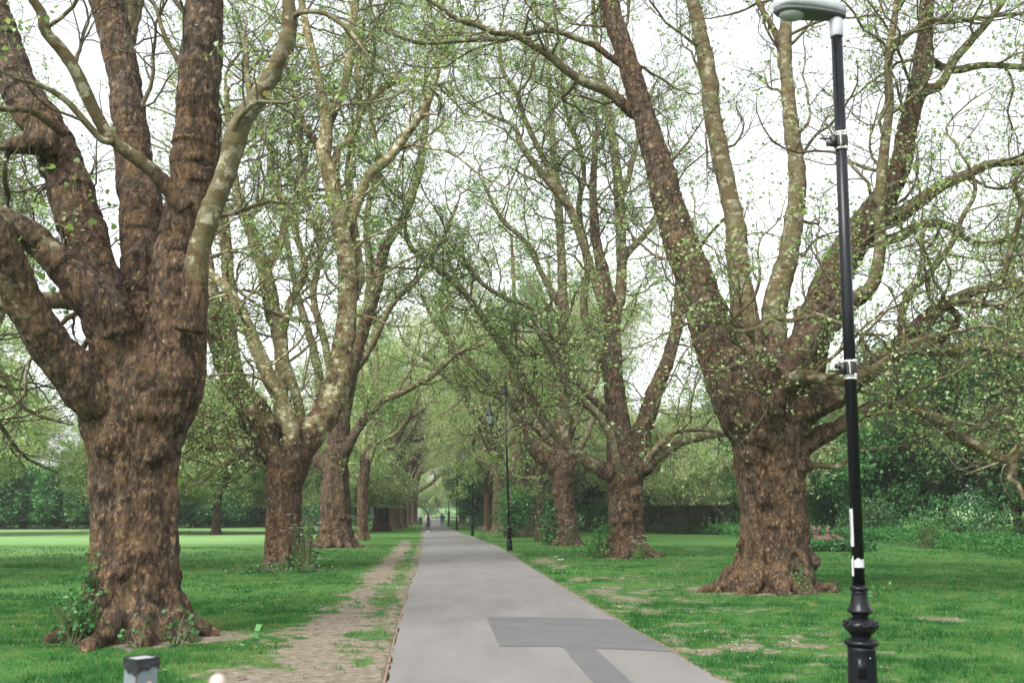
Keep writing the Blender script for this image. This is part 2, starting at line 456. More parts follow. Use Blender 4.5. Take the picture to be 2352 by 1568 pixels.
def soil(x, y):
    p = np.stack([x, y, np.zeros_like(x)], -1)
    n1 = fbm(p * 0.9, 3); n2 = fbm(p * 4.2 + 9, 4)
    xc = np.interp(y, _t[::-1, 1], _t[::-1, 0]); w = np.interp(y, _t[::-1, 1], _t[::-1, 2])
    q = np.abs(x - xc) / w
    m = .95 - .95 * sstep(q + .8 * n1 + 1.0 * n2, .2, 1.7)
    m = m * (1 - sstep(y, 55, 75))
    # bare, dry strip where the path edge is trodden
    dl = xL(y) - x
    m = np.maximum(m, .62 * (1 - sstep(dl + .25 * n1, .02, .55)) * (dl > 0) * (.6 + .8 * (n2 > -.1)))
    m = np.maximum(m, .42 * (1 - sstep(dl + .9 * n1, .6, 2.2)) * (dl > 0) * (y < 60))
    dr = x - xR(y)
    m = np.maximum(m, .45 * (1 - sstep(dr + .3 * n1, .02, .35)) * (dr > 0))
    for cx, cy, a, b in _sp:
        e = ((x - cx) / a) ** 2 + ((y - cy) / b) ** 2
        m = np.maximum(m, .70 * (1 - sstep(e + 1.5 * n2 + .8 * n1, .2, 1.9)) * (e < 4))
    m = np.maximum(m, .62 * sstep(n2 + .5 * n1, .22, .55) * (y < 45) * np.clip(.35 + np.exp(-np.abs(x - xR(y) - 1.0) / 2.2), 0, 1))
    for u, v, rr in ((315, 1476, .95), (1766, 1364, 1.25), (655, 1312, 1.0), (1443, 1281, 1.2), (772, 1258, 1.3), (1300, 1253, 1.1)):  # earth rings at tree feet, doubling as contact shading put into the colour
        c = G(u, v); e = np.hypot(x - c[0], y - c[1] - rr * .7) / rr
        m = np.maximum(m, .75 * (1 - sstep(e + .5 * n2 + .4 * n1, .9, 1.75)) * (e < 3))
    return np.clip(m, 0, 1)

def build_ground():
    th = np.concatenate([np.arange(-38, 38, .16), np.arange(38, 322, 4.0)]); th = np.radians(th)
    rad = np.concatenate([0.8 * 1.03 ** np.arange(0, 68), 6.0 * 1.0058 ** np.arange(0, 330), 40.5 * 1.0122 ** np.arange(0, 320)])
    rad = rad[rad < 1400]
    R, T = np.meshgrid(rad, th, indexing='ij')
    x = (R * np.sin(T)).ravel(); y = (R * np.cos(T)).ravel()
    near = (R.ravel() < 200)
    d = np.where(x < (xL(y) + xR(y)) / 2, xL(y) - x, x - xR(y))
    p = np.stack([x, y, 0 * x], -1)
    z = gz(x, y) - .006 + sstep(d, .05, 1.6) * (.05 * fbm(p * .35, 3) + .018 * fbm(p * 2.2, 3)) * (np.maximum(0, 1 - R.ravel() / 400))
    z = np.where(d < .05, z - .03, z)
    s = np.zeros_like(x); s[near] = soil(x[near], y[near])
    n, k = len(rad), len(th)
    i = np.arange(n - 1)[:, None]; j = np.arange(k)[None, :]; jn = (j + 1) % k
    Q = np.stack([i * k + j, (i + 1) * k + j, (i + 1) * k + jn, i * k + jn], -1).reshape(-1, 4)[:, ::-1]
    V = np.vstack([np.stack([x, y, z], -1), [[0, 0, -.03]]])
    c = np.stack([np.full(k, n * k), np.arange(k), (np.arange(k) + 1) % k], -1)[:, ::-1]
    m, nt, out = mat('lawn')
    co = stretch(nt, 1, 1, 1); cs = stretch(nt, .8, 1.0, 1)
    fine = noise_(nt, co, 38, 6, .75); midn = noise_(nt, co, 3.4, 6, .68); big = noise_(nt, co, .42, 5, .6); band = noise_(nt, stretch(nt, .02, .16, 1), 1.0, 4, .55)
    g1 = ramp(nt, fine, [(.25, (.008, .045, .012)), (.48, (.018, .100, .022)), (.62, (.032, .140, .030)), (.8, (.075, .20, .05))])
    g2 = ramp(nt, fine, [(.25, (.035, .060, .018)), (.5, (.085, .135, .035)), (.75, (.19, .20, .075))])
    g = mix_(nt, ramp(nt, midn, [(.42, (0, 0, 0)), (.62, (1, 1, 1))]), g1, g2)
    g = mix_(nt, ramp(nt, big, [(.45, (0, 0, 0)), (.7, (.55, .55, .55))]), g, g2)
    g = mix_(nt, ramp(nt, band, [(.46, (0, 0, 0)), (.62, (.5, .5, .5))]), g, (.10, .225, .062))
    g = mix_(nt, math_(nt, 'MULTIPLY', attr_(nt, 'dry_haze'), .85), g, ramp(nt, fine, [(.25, (.09, .19, .065)), (.5, (.19, .32, .12)), (.75, (.30, .40, .19))]))
    so = ramp(nt, noise_(nt, co, 7.5, 9, .78), [(.28, (.060, .045, .033)), (.42, (.150, .122, .090)), (.56, (.235, .203, .160)), (.75, (.36, .325, .27))])
    msk = math_(nt, 'ADD', attr_(nt, 'tint'), math_(nt, 'MULTIPLY', math_(nt, 'SUBTRACT', noise_(nt, co, 6.5, 9, .78), .5), 1.9))
    col = mix_(nt, ramp(nt, msk, [(.40, (0, 0, 0)), (.66, (1, 1, 1))]), g, so)
    bs = N_(nt, 'BsdfPrincipled'); bs.inputs['Roughness'].default_value = .95; bs.inputs['Specular IOR Level'].default_value = .04
    L_(nt, col, bs.inputs['Base Color'])
    bp = N_(nt, 'Bump'); bp.inputs['Distance'].default_value = .04; bp.inputs['Strength'].default_value = .7
    L_(nt, math_(nt, 'ADD', fine, midn), bp.inputs['Height']); L_(nt, bp.outputs[0], bs.inputs['Normal'])
    L_(nt, bs.outputs[0], out.inputs[0])
    dry_haze = sstep(y, 30, 52) * (1 - sstep(y, 108, 121)) * sstep(-x, 6 + .05 * y, 14 + .08 * y) * np.clip(.75 + 1.3 * fbm(p * [.012, .09, 1], 3), 0, 1)
    dry_haze = np.maximum(dry_haze, .9 * sstep(y, 203, 210))  # ground past the road paled, haze painted into its colour
    g_ = Geo(); g_.add(V, [Q, c], 0, np.append(s, 0))
    go = tag(g_.build('ground', m), kind='structure')
    at = go.data.attributes.new('dry_haze', 'FLOAT', 'POINT'); at.data.foreach_set('value', np.append(dry_haze, 0).astype(np.float32))

def build_path():
    m, nt, out = mat('tarmac')
    co = stretch(nt, 1, 1, 1)
    f = noise_(nt, co, 160, 4, .8); b = noise_(nt, stretch(nt, 1.2, .35, 1), 1.3, 6, .6); s = noise_(nt, co, 23, 5, .7)
    c = ramp(nt, b, [(.3, (.122, .115, .106)), (.5, (.148, .140, .130)), (.72, (.170, .161, .150))])
    c = mix_(nt, .5, c, ramp(nt, f, [(.3, (.55, .55, .55)), (.5, (1, 1, 1)), (.70, (1.5, 1.49, 1.47))]), 'MULTIPLY')
    c = mix_(nt, ramp(nt, s, [(.22, (.7, .7, .7)), (.33, (0, 0, 0))]), c, (.075, .066, .058))
    bs = N_(nt, 'BsdfPrincipled'); bs.inputs['Roughness'].default_value = .82; L_(nt, c, bs.inputs['Base Color'])
    bp = N_(nt, 'Bump'); bp.inputs['Distance'].default_value = .006; bp.inputs['Strength'].default_value = .5
    L_(nt, f, bp.inputs['Height']); L_(nt, bp.outputs[0], bs.inputs['Normal']); L_(nt, bs.outputs[0], out.inputs[0])
    y = np.concatenate([np.arange(-18, 40, .12), np.arange(40, 189, .6)])
    p = np.stack([y * 0, y, y * 0], -1)
    a = xL(y) + .035 * fbm(p * 1.7, 3) + .02 * fbm(p * 7 + 3, 2); c_ = xR(y) + .035 * fbm(p * 1.7 + 40, 3) + .02 * fbm(p * 7 + 60, 2)
    k = 9
    t = np.linspace(0, 1, k)[None, :]
    X = a[:, None] * (1 - t) + c_[:, None] * t; Y = np.repeat(y[:, None], k, 1)
    Z = gz(X, Y) + .012 + .02 * (1 - (2 * t - 1) ** 2)
    i = np.arange(len(y) - 1)[:, None] * k; j = np.arange(k - 1)[None, :]
    Q = np.stack([i + j, i + j + 1, i + k + j + 1, i + k + j], -1).reshape(-1, 4)
    g = Geo(); g.add(np.stack([X, Y, Z], -1), Q); tag(g.build('path', m), kind='structure')
    # darker repair patch with the trench leading out of it
    m2, nt, out = mat('tarmac_patch')
    co = stretch(nt, 1, 1, 1); f = noise_(nt, co, 170, 4, .8); b = noise_(nt, co, 1.6, 5, .6)
    c = ramp(nt, b, [(.3, (.076, .077, .077)), (.7, (.100, .101, .100))])
    c = mix_(nt, .5, c, ramp(nt, f, [(.3, (.55, .55, .55)), (.5, (1, 1, 1)), (.70, (1.6, 1.6, 1.58))]), 'MULTIPLY')
    bs = N_(nt, 'BsdfPrincipled'); bs.inputs['Roughness'].default_value = .8; L_(nt, c, bs.inputs['Base Color']); L_(nt, bs.outputs[0], out.inputs[0])
    def top(u, v):
        q = G(u, v); tt = np.clip((q[0] - xL(q[1])) / (xR(q[1]) - xL(q[1])), 0, 1)
        q[2] = .0165 + .02 * (1 - (2 * tt - 1) ** 2); return q
    def edge(v):
        yy = Gd(v); return np.array([xR(yy) + .01, yy, .0165])
    import bmesh
    poly = [top(1116, 1420), top(1230, 1421.5), top(1330, 1423), edge(1424.5), edge(1460), edge(1499), top(1480, 1496), top(1364, 1494), top(1372, 1500), top(1395, 1521), top(1446, 1568), top(1520, 1640), top(1425, 1640),
            top(1359, 1568), top(1312, 1516), top(1297, 1494), top(1284, 1490), top(1215, 1490.5), top(1148, 1490)]
    bm = bmesh.new(); vs = [bm.verts.new(q) for q in poly]; fc = bm.faces.new(vs)
    bmesh.ops.triangulate(bm, faces=[fc])
    bmesh.ops.subdivide_edges(bm, edges=bm.edges[:], cuts=3, use_grid_fill=True)
    for v in bm.verts:
        tt = np.clip((v.co.x - xL(v.co.y)) / (xR(v.co.y) - xL(v.co.y)), 0, 1); v.co.z = .0165 + .02 * (1 - (2 * tt - 1) ** 2)
    bm.normal_update()
    for fce in bm.faces:
        if fce.normal.z < 0: fce.normal_flip()
    me = bpy.data.meshes.new('path_patch'); bm.to_mesh(me); bm.free(); me.materials.append(m2)
    o = bpy.data.objects.new('path_patch', me); COL.objects.link(o); tag(o, kind='structure')
    # thin timber edging, sunk and broken in places
    for side, lab in ((0, 'thin worn timber edging board along the trodden earth side of the path'), (1, 'thin timber edging board between the path and the grass below the lamp posts')):
        ys = np.arange(6, 75, .35); xs = (xL(ys) - .022) if side == 0 else (xR(ys) + .022)
        nz = fbm(np.stack([ys * .8, ys * 0 + side * 9, ys * 0], -1), 3); zt = .006 + .03 * np.clip(nz + (.2 if side else -.55), -1.2, .6)
        V = np.stack([np.stack([xs + a_, ys, z_ + 0 * ys], -1) for a_, z_ in ((-.014, -.08), (.014, -.08), (.014, zt), (-.014, zt))], 1).reshape(-1, 3)
        i = np.arange(len(ys) - 1)[:, None] * 4; q = np.arange(4)[None, :]
        g = Geo(); g.add(V, [np.stack([i + q, i + (q + 1) % 4, i + 4 + (q + 1) % 4, i + 4 + q], -1).reshape(-1, 4), np.array([[3, 2, 1, 0]]), np.arange(4)[None, :] + 4 * (len(ys) - 1)])
        tag(g.build('edging_board', M_wood, smooth=False), lab, 'edging')
    # the road that crosses beyond the gate
    g = Geo(); xs = np.linspace(-160, 60, 60)
    yc = 196 + .02 * (xs + 15)
    V = np.stack([np.repeat(xs, 2), np.stack([yc - 4.5, yc + 4.5], -1).ravel(), np.full(120, .575)], -1)
    i = np.arange(59)[:, None] * 2
    g.add(V, np.hstack([i, i + 2, i + 3, i + 1])); tag(g.build('road', plain('road_surface', (.33, .31, .29), .85, var=.12, vscale=.8)), kind='structure')

def lawn_mask_free(x, y, pad=.03):
    return (x < xL(y) - pad) | (x > xR(y) + pad)

def build_grass():
    M_grass = leaf_material('grass_blade', [(0, (.010, .068, .016)), (.35, (.018, .105, .022)), (.62, (.036, .145, .030)), (.82, (.095, .19, .045)), (1, (.24, .21, .09))], .30, .012)
    g = Geo()
    for y0, y1, n, hs, ws in ((6.2, 12, 150000, 1.0, .0055), (12, 20, 150000, 1.0, .008), (20, 34, 130000, 1.0, .013), (34, 52, 70000, 1.1, .022)):
        u = rng.random(n); y = np.sqrt(y0 ** 2 + u * (y1 ** 2 - y0 ** 2))
        x = (rng.random(n) * 2 - 1) * .57 * y
        k = lawn_mask_free(x, y, .0); x, y = x[k], y[k]
        p = np.stack([x, y, 0 * x], -1)
        s = soil(x, y); c1 = fbm(p * .8 + 5, 3); c2 = fbm(p * 3.1 + 20, 3)
        tuft = sstep(c2 + .6 * c1, .12, .5)
        keep = rng.random(len(x)) < np.clip((1.05 - 1.5 * s), .02, 1) * np.clip(.35 + .5 * tuft + .35 * (c1 + .3), .08, 1)
        x, y, p, s, tuft, c1 = x[keep], y[keep], p[keep], s[keep], tuft[keep], c1[keep]
        n = len(x)
        d = np.where(x < (xL(y) + xR(y)) / 2, xL(y) - x, x - xR(y))
        z = -.008 + sstep(d, .05, 1.6) * (.05 * fbm(p * .35, 3) + .018 * fbm(p * 2.2, 3)) * (1 - y / 400)
        edge = np.exp(-np.abs(d) / .35) * (x > 0)
        h = hs * (.022 + .035 * rng.random(n) + .055 * tuft * rng.random(n) + .03 * edge)
        a = rng.random(n) * PI; lean = rng.normal(size=(n, 2)) * .5
        S = np.stack([np.cos(a), np.sin(a), 0 * a], -1); A = np.stack([lean[:, 0], lean[:, 1], np.ones(n)], -1)
        base = np.stack([x, y, z], -1); w = ws * (.6 + .8 * rng.random(n))
        V = np.stack([base - S * w[:, None] * .5, base + S * w[:, None] * .5, base + A * h[:, None]], 1)
        tint = np.clip(.36 - .30 * tuft + .3 * rng.random(n) + .35 * s + .55 * sstep(fbm(p * .55 + 31, 4), .0, .35) * rng.random(n), 0, 1)
        tint[rng.random(n) < .02] = 1
        g.add(V, np.arange(3 * n).reshape(-1, 3), 0, np.repeat(tint, 3))
    tag(g.build('grass', M_grass), kind='stuff')
    # daisies
    g = Geo(); M_daisy = plain('daisy_petal', (.75, .76, .74), .7)
    cl = [(1680, 1480, .5), (1640, 1468, .4), (1425, 1395, .3), (1740, 1500, .5), (1430, 1331, .4), (1318, 1390, .3), (1530, 1345, .6), (910, 1351, .3), (720, 1392, .35), (725, 1408, .5), (575, 1397, .6), (1850, 1452, .8), (530, 1482, .4), (1290, 1310, .5)]
    pts = []
    for u, v, s in cl:
        c = G(u, v); k = 26; pts.append(np.stack([c[0] + s * rng.normal(size=k) * .6, c[1] + s * rng.normal(size=k), np.full(k, .035)], -1))
    yy = np.sqrt(49 + rng.random(260) * (40 ** 2 - 49)); pts.append(np.stack([(rng.random(260) * 2 - 1) * .5 * yy, yy, np.full(260, .035)], -1))
    pts = np.concatenate(pts); pts = pts[lawn_mask_free(pts[:, 0], pts[:, 1], .1)]
    leaves(g, pts, .009 + .0006 * pts[:, 1], up=3)
    tag(g.build('daisies', M_daisy), kind='stuff')
    # litter: dead leaves and chips of bark
    g = Geo(); M_litter = leaf_material('leaf_litter', [(0, (.05, .03, .018)), (.5, (.13, .075, .04)), (.85, (.28, .17, .08)), (1, (.5, .42, .32))], .1, .04)
    yy = np.sqrt(36 + rng.random(5200) * (38 ** 2 - 36)); xx = (rng.random(5200) * 2 - 1) * .55 * yy
    s = soil(xx, yy); k = lawn_mask_free(xx, yy, 0) & (rng.random(5200) < .16 + .9 * s)
    k |= (rng.random(5200) < .035)
    xx, yy = xx[k], yy[k]; onp = ~lawn_mask_free(xx, yy, 0)
    leaves(g, np.stack([xx, yy, np.where(onp, .036, .012)], -1), (.022 + .045 * rng.random(len(xx)) ** 2) * np.where(onp, .6, 1), up=3.5)
    m = 900; yy = np.sqrt(36 + rng.random(m) * (28 ** 2 - 36)); xx = (rng.random(m) * 2 - 1) * .5 * yy; s = soil(xx, yy)
    k = lawn_mask_free(xx, yy, .02) & (rng.random(m) < .05 + s); xx, yy = xx[k], yy[k]; m = len(xx)
    a = rng.random(m) * PI; L = .05 + .16 * rng.random(m) ** 2; dv = np.stack([np.cos(a), .4 * np.sin(a), 0 * a], -1) * L[:, None]
    b = np.stack([xx, yy, np.full(m, .014)], -1)
    tubes(g, np.stack([b, b + dv * .5 + rng.normal(size=(m, 3)) * [.01, .01, .002], b + dv], 1), np.full((m, 3), .004), 3, 0, rng.random(m) * .5)
    tag(g.build('leaf_litter', M_litter), kind='stuff')

# ================================================================= TREES
def spray(curves, prm, gb, gf, cullable=True, base_z=0.0):
    """secondary branches, twigs and leaves on (points, radii) curves"""
    st, di, ra = [], [], []
    for Pt, Rr, s0, dens in curves:
        seg = np.linalg.norm(np.diff(Pt, axis=0), axis=1); cum = np.concatenate([[0], np.cumsum(seg)]); L = cum[-1]
        s = L * s0
        while s < L:
            i = min(np.searchsorted(cum, s) - 1, len(Pt) - 2); i = max(i, 0)
            f = (s - cum[i]) / max(seg[i], 1e-6); r = Rr[i] * (1 - f) + Rr[i + 1] * f
            p = Pt[i] * (1 - f) + Pt[i + 1] * f; T = nrm(Pt[i + 1] - Pt[i])
            q = rng.normal(size=3); q = nrm(q - T * (q @ T)); a = math.radians(58 + 16 * rng.normal())
            st.append(p); di.append(T * math.cos(a) + q * math.sin(a)); ra.append(r)
            s += prm['gap'] * (.5 + rng.random()) * (1 + 1.6 * min(1, max(0, (r - .10) / .15))) / dens
        st.append(Pt[-1]); di.append(nrm(Pt[-1] - Pt[-3])); ra.append(Rr[-1] / .5)
    st = np.array(st); di = np.array(di); ra = np.array(ra)
    if cullable:
        k = in_view(st, 1.35) | (rng.random(len(st)) < .4); st, di, ra = st[k], di[k], ra[k]
    r1 = np.clip(ra * .42, .010, prm.get('r1', .05))
    L1 = prm['l1'] * (.55 + .75 * rng.random(len(st))) * (.6 + .4 * r1 / .05)
    P1, R1 = grow(st, di, L1, r1, 10, prm.get('wig', .20), prm.get('up1', .05), .22, .07, prm.get('down1', 0))
    if 'zmin' in prm:
        k = P1[:, :, 2].min(1) > prm['zmin']; P1, R1 = P1[k], R1[k]
    tubes(gb, P1, R1, 6, 0, 1.0)
    p, d, r, t = sprout(P1, R1, prm['n2'], .12, 1.0, 52, .5, .006, .022)
    if cullable:
        k = in_view(p, 1.25) | (rng.random(len(p)) < .35); p, d, r, t = p[k], d[k], r[k], t[k]
    if 'zmin' in prm:
        k = p[:, 2] > prm['zmin']; p, d, r, t = p[k], d[k], r[k], t[k]
    P2, R2 = grow(p, d, prm['l2'] * (.5 + rng.random(len(p))) * (1.15 - .5 * t), r, 7, .24, prm.get('up2', .03), .3, .10, prm.get('down2', 0))
    tubes(gb, P2, R2, 4, 1, 0)
    p, d, r, t = sprout(P2, R2, prm['n3'], .15, 1.0, 50, .6, prm.get('r3', .0042), .010)
    if cullable:
        k = in_view(p, 1.12) | (rng.random(len(p)) < .3); p, d, r = p[k], d[k], r[k]
    if 'zmin' in prm:
        k = p[:, 2] > prm['zmin']; p, d, r = p[k], d[k], r[k]
    P3, R3 = grow(p, d, prm['l3'] * (.5 + rng.random(len(p))), r, 4, .28, 0, .5, .1, prm.get('down3', 0))
    tubes(gb, P3, R3, 3, 1, 0)
    # leaves: small tufts at the knuckles and the tip of each twig
    nl = prm['leaves']
    B = len(P3); idx = 1 + rng.integers(0, 4, size=(B, nl)); idx[:, 0] = 4
    pos = P3[np.arange(B)[:, None], idx].reshape(-1, 3) + rng.normal(size=(B * nl, 3)) * prm.get('scatter', .05)
    if prm.get('bare'):
        k = fbm(pos * .55 + 3, 2) > prm['bare']; pos = pos[k]
    if base_z is not None: pos = pos[pos[:, 2] > base_z + .2]
    tint = np.clip(.5 + .5 * fbm(pos * .7, 2) + .22 * rng.normal(size=len(pos)), 0, 1); tint[rng.random(len(pos)) < .012] = 1
    leaves(gf, pos, prm['size'] * np.exp(.28 * rng.normal(size=len(pos))), prm.get('tmpl', LEAF4), 0, prm.get('lup', .8), tint, droop=prm.get('droop', .5))
    return len(pos)

def curve_px(D, d0, d1, pts, wob=True):
    pts = np.array(pts, float)
    s = np.concatenate([[0], np.cumsum(np.hypot(*np.diff(pts[:, :2], axis=0).T))]); s /= s[-1]
    dd = D + d0 + (d1 - d0) * s
    W = np.array([P(u, v, d) for (u, v, r), d in zip(pts, dd)]); R = np.array([RP(r, v, d) for (u, v, r), d in zip(pts, dd)])
    u, v, r = pts[-1]
    if v < 0 or u < 0 or u > 2352:      # carries on beyond the edge of the picture
        d = nrm(W[-1] - W[-2]); 
        for k in range(3):
            d = nrm(d + rng.normal(size=3) * .16 + [0, 0, .14]); W = np.vstack([W, W[-1] + d * max(1.2, 9 * R[-1])]); R = np.append(R, R[-1] * .72)
    return W, R

def traced_tree(label, vb, off, rows, limbs, voxel, prm, group, roots=9, burls=10, barkm=None, leafm=None, root_len=1.0, slim=.90, twisted=1.0, cat='tree', name='plane_tree', lump=1.0):
    barkm = barkm or M_bark; leafm = leafm or M_leaf
    D = Gd(vb) + off
    rows = sorted(rows, key=lambda r: -r[0])
    C = np.array([P((a + b) / 2, v, D) for v, a, b in rows]); Rt = np.array([RP((b - a) / 2, v, D) for v, a, b in rows]) * slim
    base = np.array([C[0, 0], D, 0.0]); C[0, 2] = max(C[0, 2], .02)
    R0 = Rt[min(3, len(Rt) - 1)]
    root = thing(name, label, cat, tuple(base), group)
    g = Geo()
    zz = np.arange(-.35, C[-1, 2], .09)
    k = 40; th = np.arange(k) * 2 * PI / k
    ph = rng.random(8) * 6.28
    cx = np.interp(zz, C[:, 2], C[:, 0]); rr = np.interp(zz, C[:, 2], Rt)
    TV = []
    nz = len(zz)
    for i, z in enumerate(zz):
        lob = 1 + .035 * np.cos(3 * th + ph[0] + .25 * z) + .03 * np.cos(5 * th + ph[1] - .3 * z) + .17 * math.exp(-max(z, 0) / (.5 * R0 / .65)) * np.cos(roots * th + ph[2]) + .035 * np.cos(7 * th + ph[3] + .5 * z)
        rz = rr[i] * lob * (1 if i < nz - 3 else (nz - i) / 4)
        TV.append(np.stack([cx[i] + rz * np.cos(th), D + rz * np.sin(th), np.full(k, z)], -1))
    i = np.arange(nz - 1)[:, None] * k; j = np.arange(k)[None, :]; jn = (j + 1) % k
    g.add(np.concatenate(TV), [np.stack([i + j, i + jn, i + k + jn, i + k + j], -1).reshape(-1, 4), np.arange(k)[::-1][None, :], (np.arange(k) + (nz - 1) * k)[None, :]])
    # buttress roots running out into the grass
    for a in range(roots):
        an = ph[2] * -1 / roots + a * 2 * PI / roots + rng.normal() * .12
        dv = np.array([math.cos(an), math.sin(an), 0]); rb = Rt[0]; ln = (.55 + .55 * rng.random()) * root_len
        pts = [base + dv * R0 * .58 + [0, 0, 1.35 * R0 / .65], base + dv * R0 * .70 + [0, 0, .66], base + dv * rb * .86 + [0, 0, .21], base + dv * rb * (1.0 + .35 * ln) + rng.normal(size=3) * [.06, .06, 0] + [0, 0, .02], base + dv * rb * (1 + .62 * ln) + rng.normal(size=3) * [.12, .12, 0] + [0, 0, -.07]]
        pr = np.array([.20, .29, .26, .17, .06]) * R0 * (.85 + .3 * rng.random())
        q, qr = resample(pts, pr, .07); tubes(g, q, qr, 9, caps=True)
    for b in range(burls):
        an = -PI / 2 + rng.normal() * 1.0; z = .5 + rng.random() * max(1.0, C[-1, 2] - 1.2)
        c = [np.interp(z, C[:, 2], C[:, 0]), D, z]; R = np.interp(z, C[:, 2], Rt); s = R * (.14 + .17 * rng.random()) * lump
        q = np.array(c) + np.array([math.cos(an), math.sin(an), 0]) * (R - s * .48)
        ellipsoid(g, q, (s * (1 + .5 * rng.random()), s * .9, s * (.7 + .5 * rng.random())), rough=.35)
    curves, thin, thinage = [], {}, {}
    SK, SR, SL, SS, AGE = [], [], [], [], [0.0]
    zs = np.arange(-.2, C[-1, 2], .12)
    SK.append(np.stack([np.interp(zs, C[:, 2], C[:, 0]), np.full(len(zs), D), zs], -1)); SR.append(np.interp(zs, C[:, 2], Rt)); SL.append(np.zeros(len(zs), int)); SS.append(zs)
    for li, lm in enumerate(limbs):
        d0, d1, pts = lm[:3]; o = lm[3] if len(lm) > 3 else {}
        W, R = curve_px(D, d0, d1, pts); origin0 = W[0].copy()
        if R[0] > .22 * R0 and W[0, 2] < C[-1, 2] + .6 and o.get('foot', True):     # the limb runs down into the trunk like a muscle
            z0 = W[0, 2]; h_ = W[0] - np.array([np.interp(z0 - .5, C[:, 2], C[:, 0]), D, z0]); h_[2] = 0
            a1 = np.array([np.interp(z0 - .9, C[:, 2], C[:, 0]), D, z0 - .85]); a2 = np.array([np.interp(z0 - 1.9, C[:, 2], C[:, 0]), D, z0 - 1.9])
            lim = max(0.0, .98 * np.interp(z0 - 1, C[:, 2], Rt) - .85 * R[0]) / max(np.linalg.norm(h_), 1e-3)
            W = np.vstack([a2 + h_ * min(.9, lim * 1.15), a1 + h_ * min(.95, lim * 1.05), W]); R = np.concatenate([[R[0] * .55, R[0] * .85], R])
        q, qr = resample(W, R, max(voxel * 2.2, .09))
        q = q + (fbm(q * 1.4 + li * 7.7, 2)[:, None] * nrm(rng.normal(size=3)) * qr[:, None] * .35) * np.linspace(0, 1, len(q))[:, None] ** .5
        cut = np.argmax(qr < voxel * 1.9) if (qr < voxel * 1.9).any() else len(qr)
        if cut > 3: tubes(g, q[:cut], qr[:cut], 12, caps=True)
        if cut < len(q) - 1:
            a = max(0, cut - 3) if cut > 3 else 0
            thin[li + 1] = (q[a:], qr[a:] * (1 if cut <= 3 else 1.02))
        if cut > 3:
            SK.append(q[:cut]); SR.append(qr[:cut]); cs_ = np.cumsum(np.concatenate([[0], np.linalg.norm(np.diff(q[:cut], axis=0), axis=1)])); i0 = int(np.argmin(np.linalg.norm(q[:cut] - origin0, axis=1)))
            i0 = min(i0 + (2 if i0 else 0), cut - 2); SL.append(np.where(np.arange(cut) < i0, 0, li + 1)); SS.append(np.where(np.arange(cut) < i0, q[:cut, 2], cs_ - cs_[i0]))
        AGE.append(o.get('age', .5))
        curves.append((q, qr, o.get('s0', .30), o.get('dens', 1.0)))
        for b in range(o.get('knots', 0)):
            i_ = rng.integers(len(q) // 5, max(len(q) // 5 + 1, cut - 2)); s = qr[i_] * .55
            ellipsoid(g, q[i_] + nrm(rng.normal(size=3)) * qr[i_] * .75, (s, s, s * 1.2), rough=.3)
    V, N, Q = remesh(g, voxel, 2)
    SK = np.concatenate(SK); SR = np.concatenate(SR); SL = np.concatenate(SL); SS = np.concatenate(SS); AGE = np.array(AGE)
    lab = np.empty(len(V), int); rl = np.empty(len(V)); sl = np.empty(len(V))
    for a in range(0, len(V), 4000):
        dd = np.sqrt(((V[a:a + 4000, None, :] - SK[None]) ** 2).sum(-1)) / (SR[None] + .03)
        m = dd.argmin(1); lab[a:a + 4000] = SL[m]; rl[a:a + 4000] = SR[m]; sl[a:a + 4000] = SS[m]
    tr = (lab == 0).astype(float)
    # bark relief
    w = np.array([1, 1, .42])
    nb = lump * (.055 * fbm(V * [1.5, 1.5, 1.1] + 3, 3) + .13 * np.maximum(0, fbm(V * [3.2, 3.2, 2.7] + 41, 2) - .10))
    rel = tr * (nb - .13 * np.maximum(0, .24 - np.abs(fbm(V * [2.7, 2.7, .42] + 11, 2))) * twisted - .02)
    rel += np.minimum(rl, .4) / .4 * (.030 * fbm(V * w * 7 + 5, 3) + .016 * fbm(V * w * 19 + 7, 2))
    rel += (1 - tr) * np.minimum(rl, .35) * (.085 * vnoise(np.stack([sl * 8.5, V[:, 0] * 2.6, V[:, 1] * 2.6], -1)) + .16 * np.maximum(0, fbm(V * 1.8 + 2, 2)))
    V2 = V + N * rel[:, None]
    NN = vnormals(V2, Q)
    if (NN * N).sum() < 0: Q = Q[:, ::-1]; NN = vnormals(V2, Q)
    age = np.where(lab == 0, .02 + .10 * sstep(V[:, 2], .3 * C[-1, 2], C[-1, 2]), AGE[lab] * sstep(sl, 0, 1.2) + np.clip((.30 - rl) / .25, 0, 1) * .55 * sstep(sl, .3, 2.0))
    fl = lab[Q[:, 0]]
    for L in range(len(limbs) + 1):
        sel = Q[fl == L]
        gg = Geo(); nor = None
        if len(sel):
            us, inv = np.unique(sel, return_inverse=True)
            gg.add(V2[us], inv.reshape(-1, 4), 0, age[us]); nor = [NN[us]]
        if L in thin:
            q, qr = thin[L]; tubes(gg, q, qr, 8, 0, .9)
            if nor is not None:
                nor = None if len(sel) == 0 else nor
                n0 = len(us); extra = gg.V[-1]; T_, S_, U_ = frames(q[None]); th8 = np.arange(8) * 2 * PI / 8
                nor.append((np.cos(th8)[None, :, None] * S_[0][:, None, :] + np.sin(th8)[None, :, None] * U_[0][:, None, :]).reshape(-1, 3))
        if gg.n == 0: continue
        gg.build('trunk' if L == 0 else 'limb', barkm, root, normals=np.concatenate(nor) if nor is not None else None)
    gb, gf = Geo(), Geo()
    spray(curves, prm, gb, gf)
    gb.build('branchwork', [barkm, M_twig], root)
    gf.build('foliage', leafm, root)
    return root

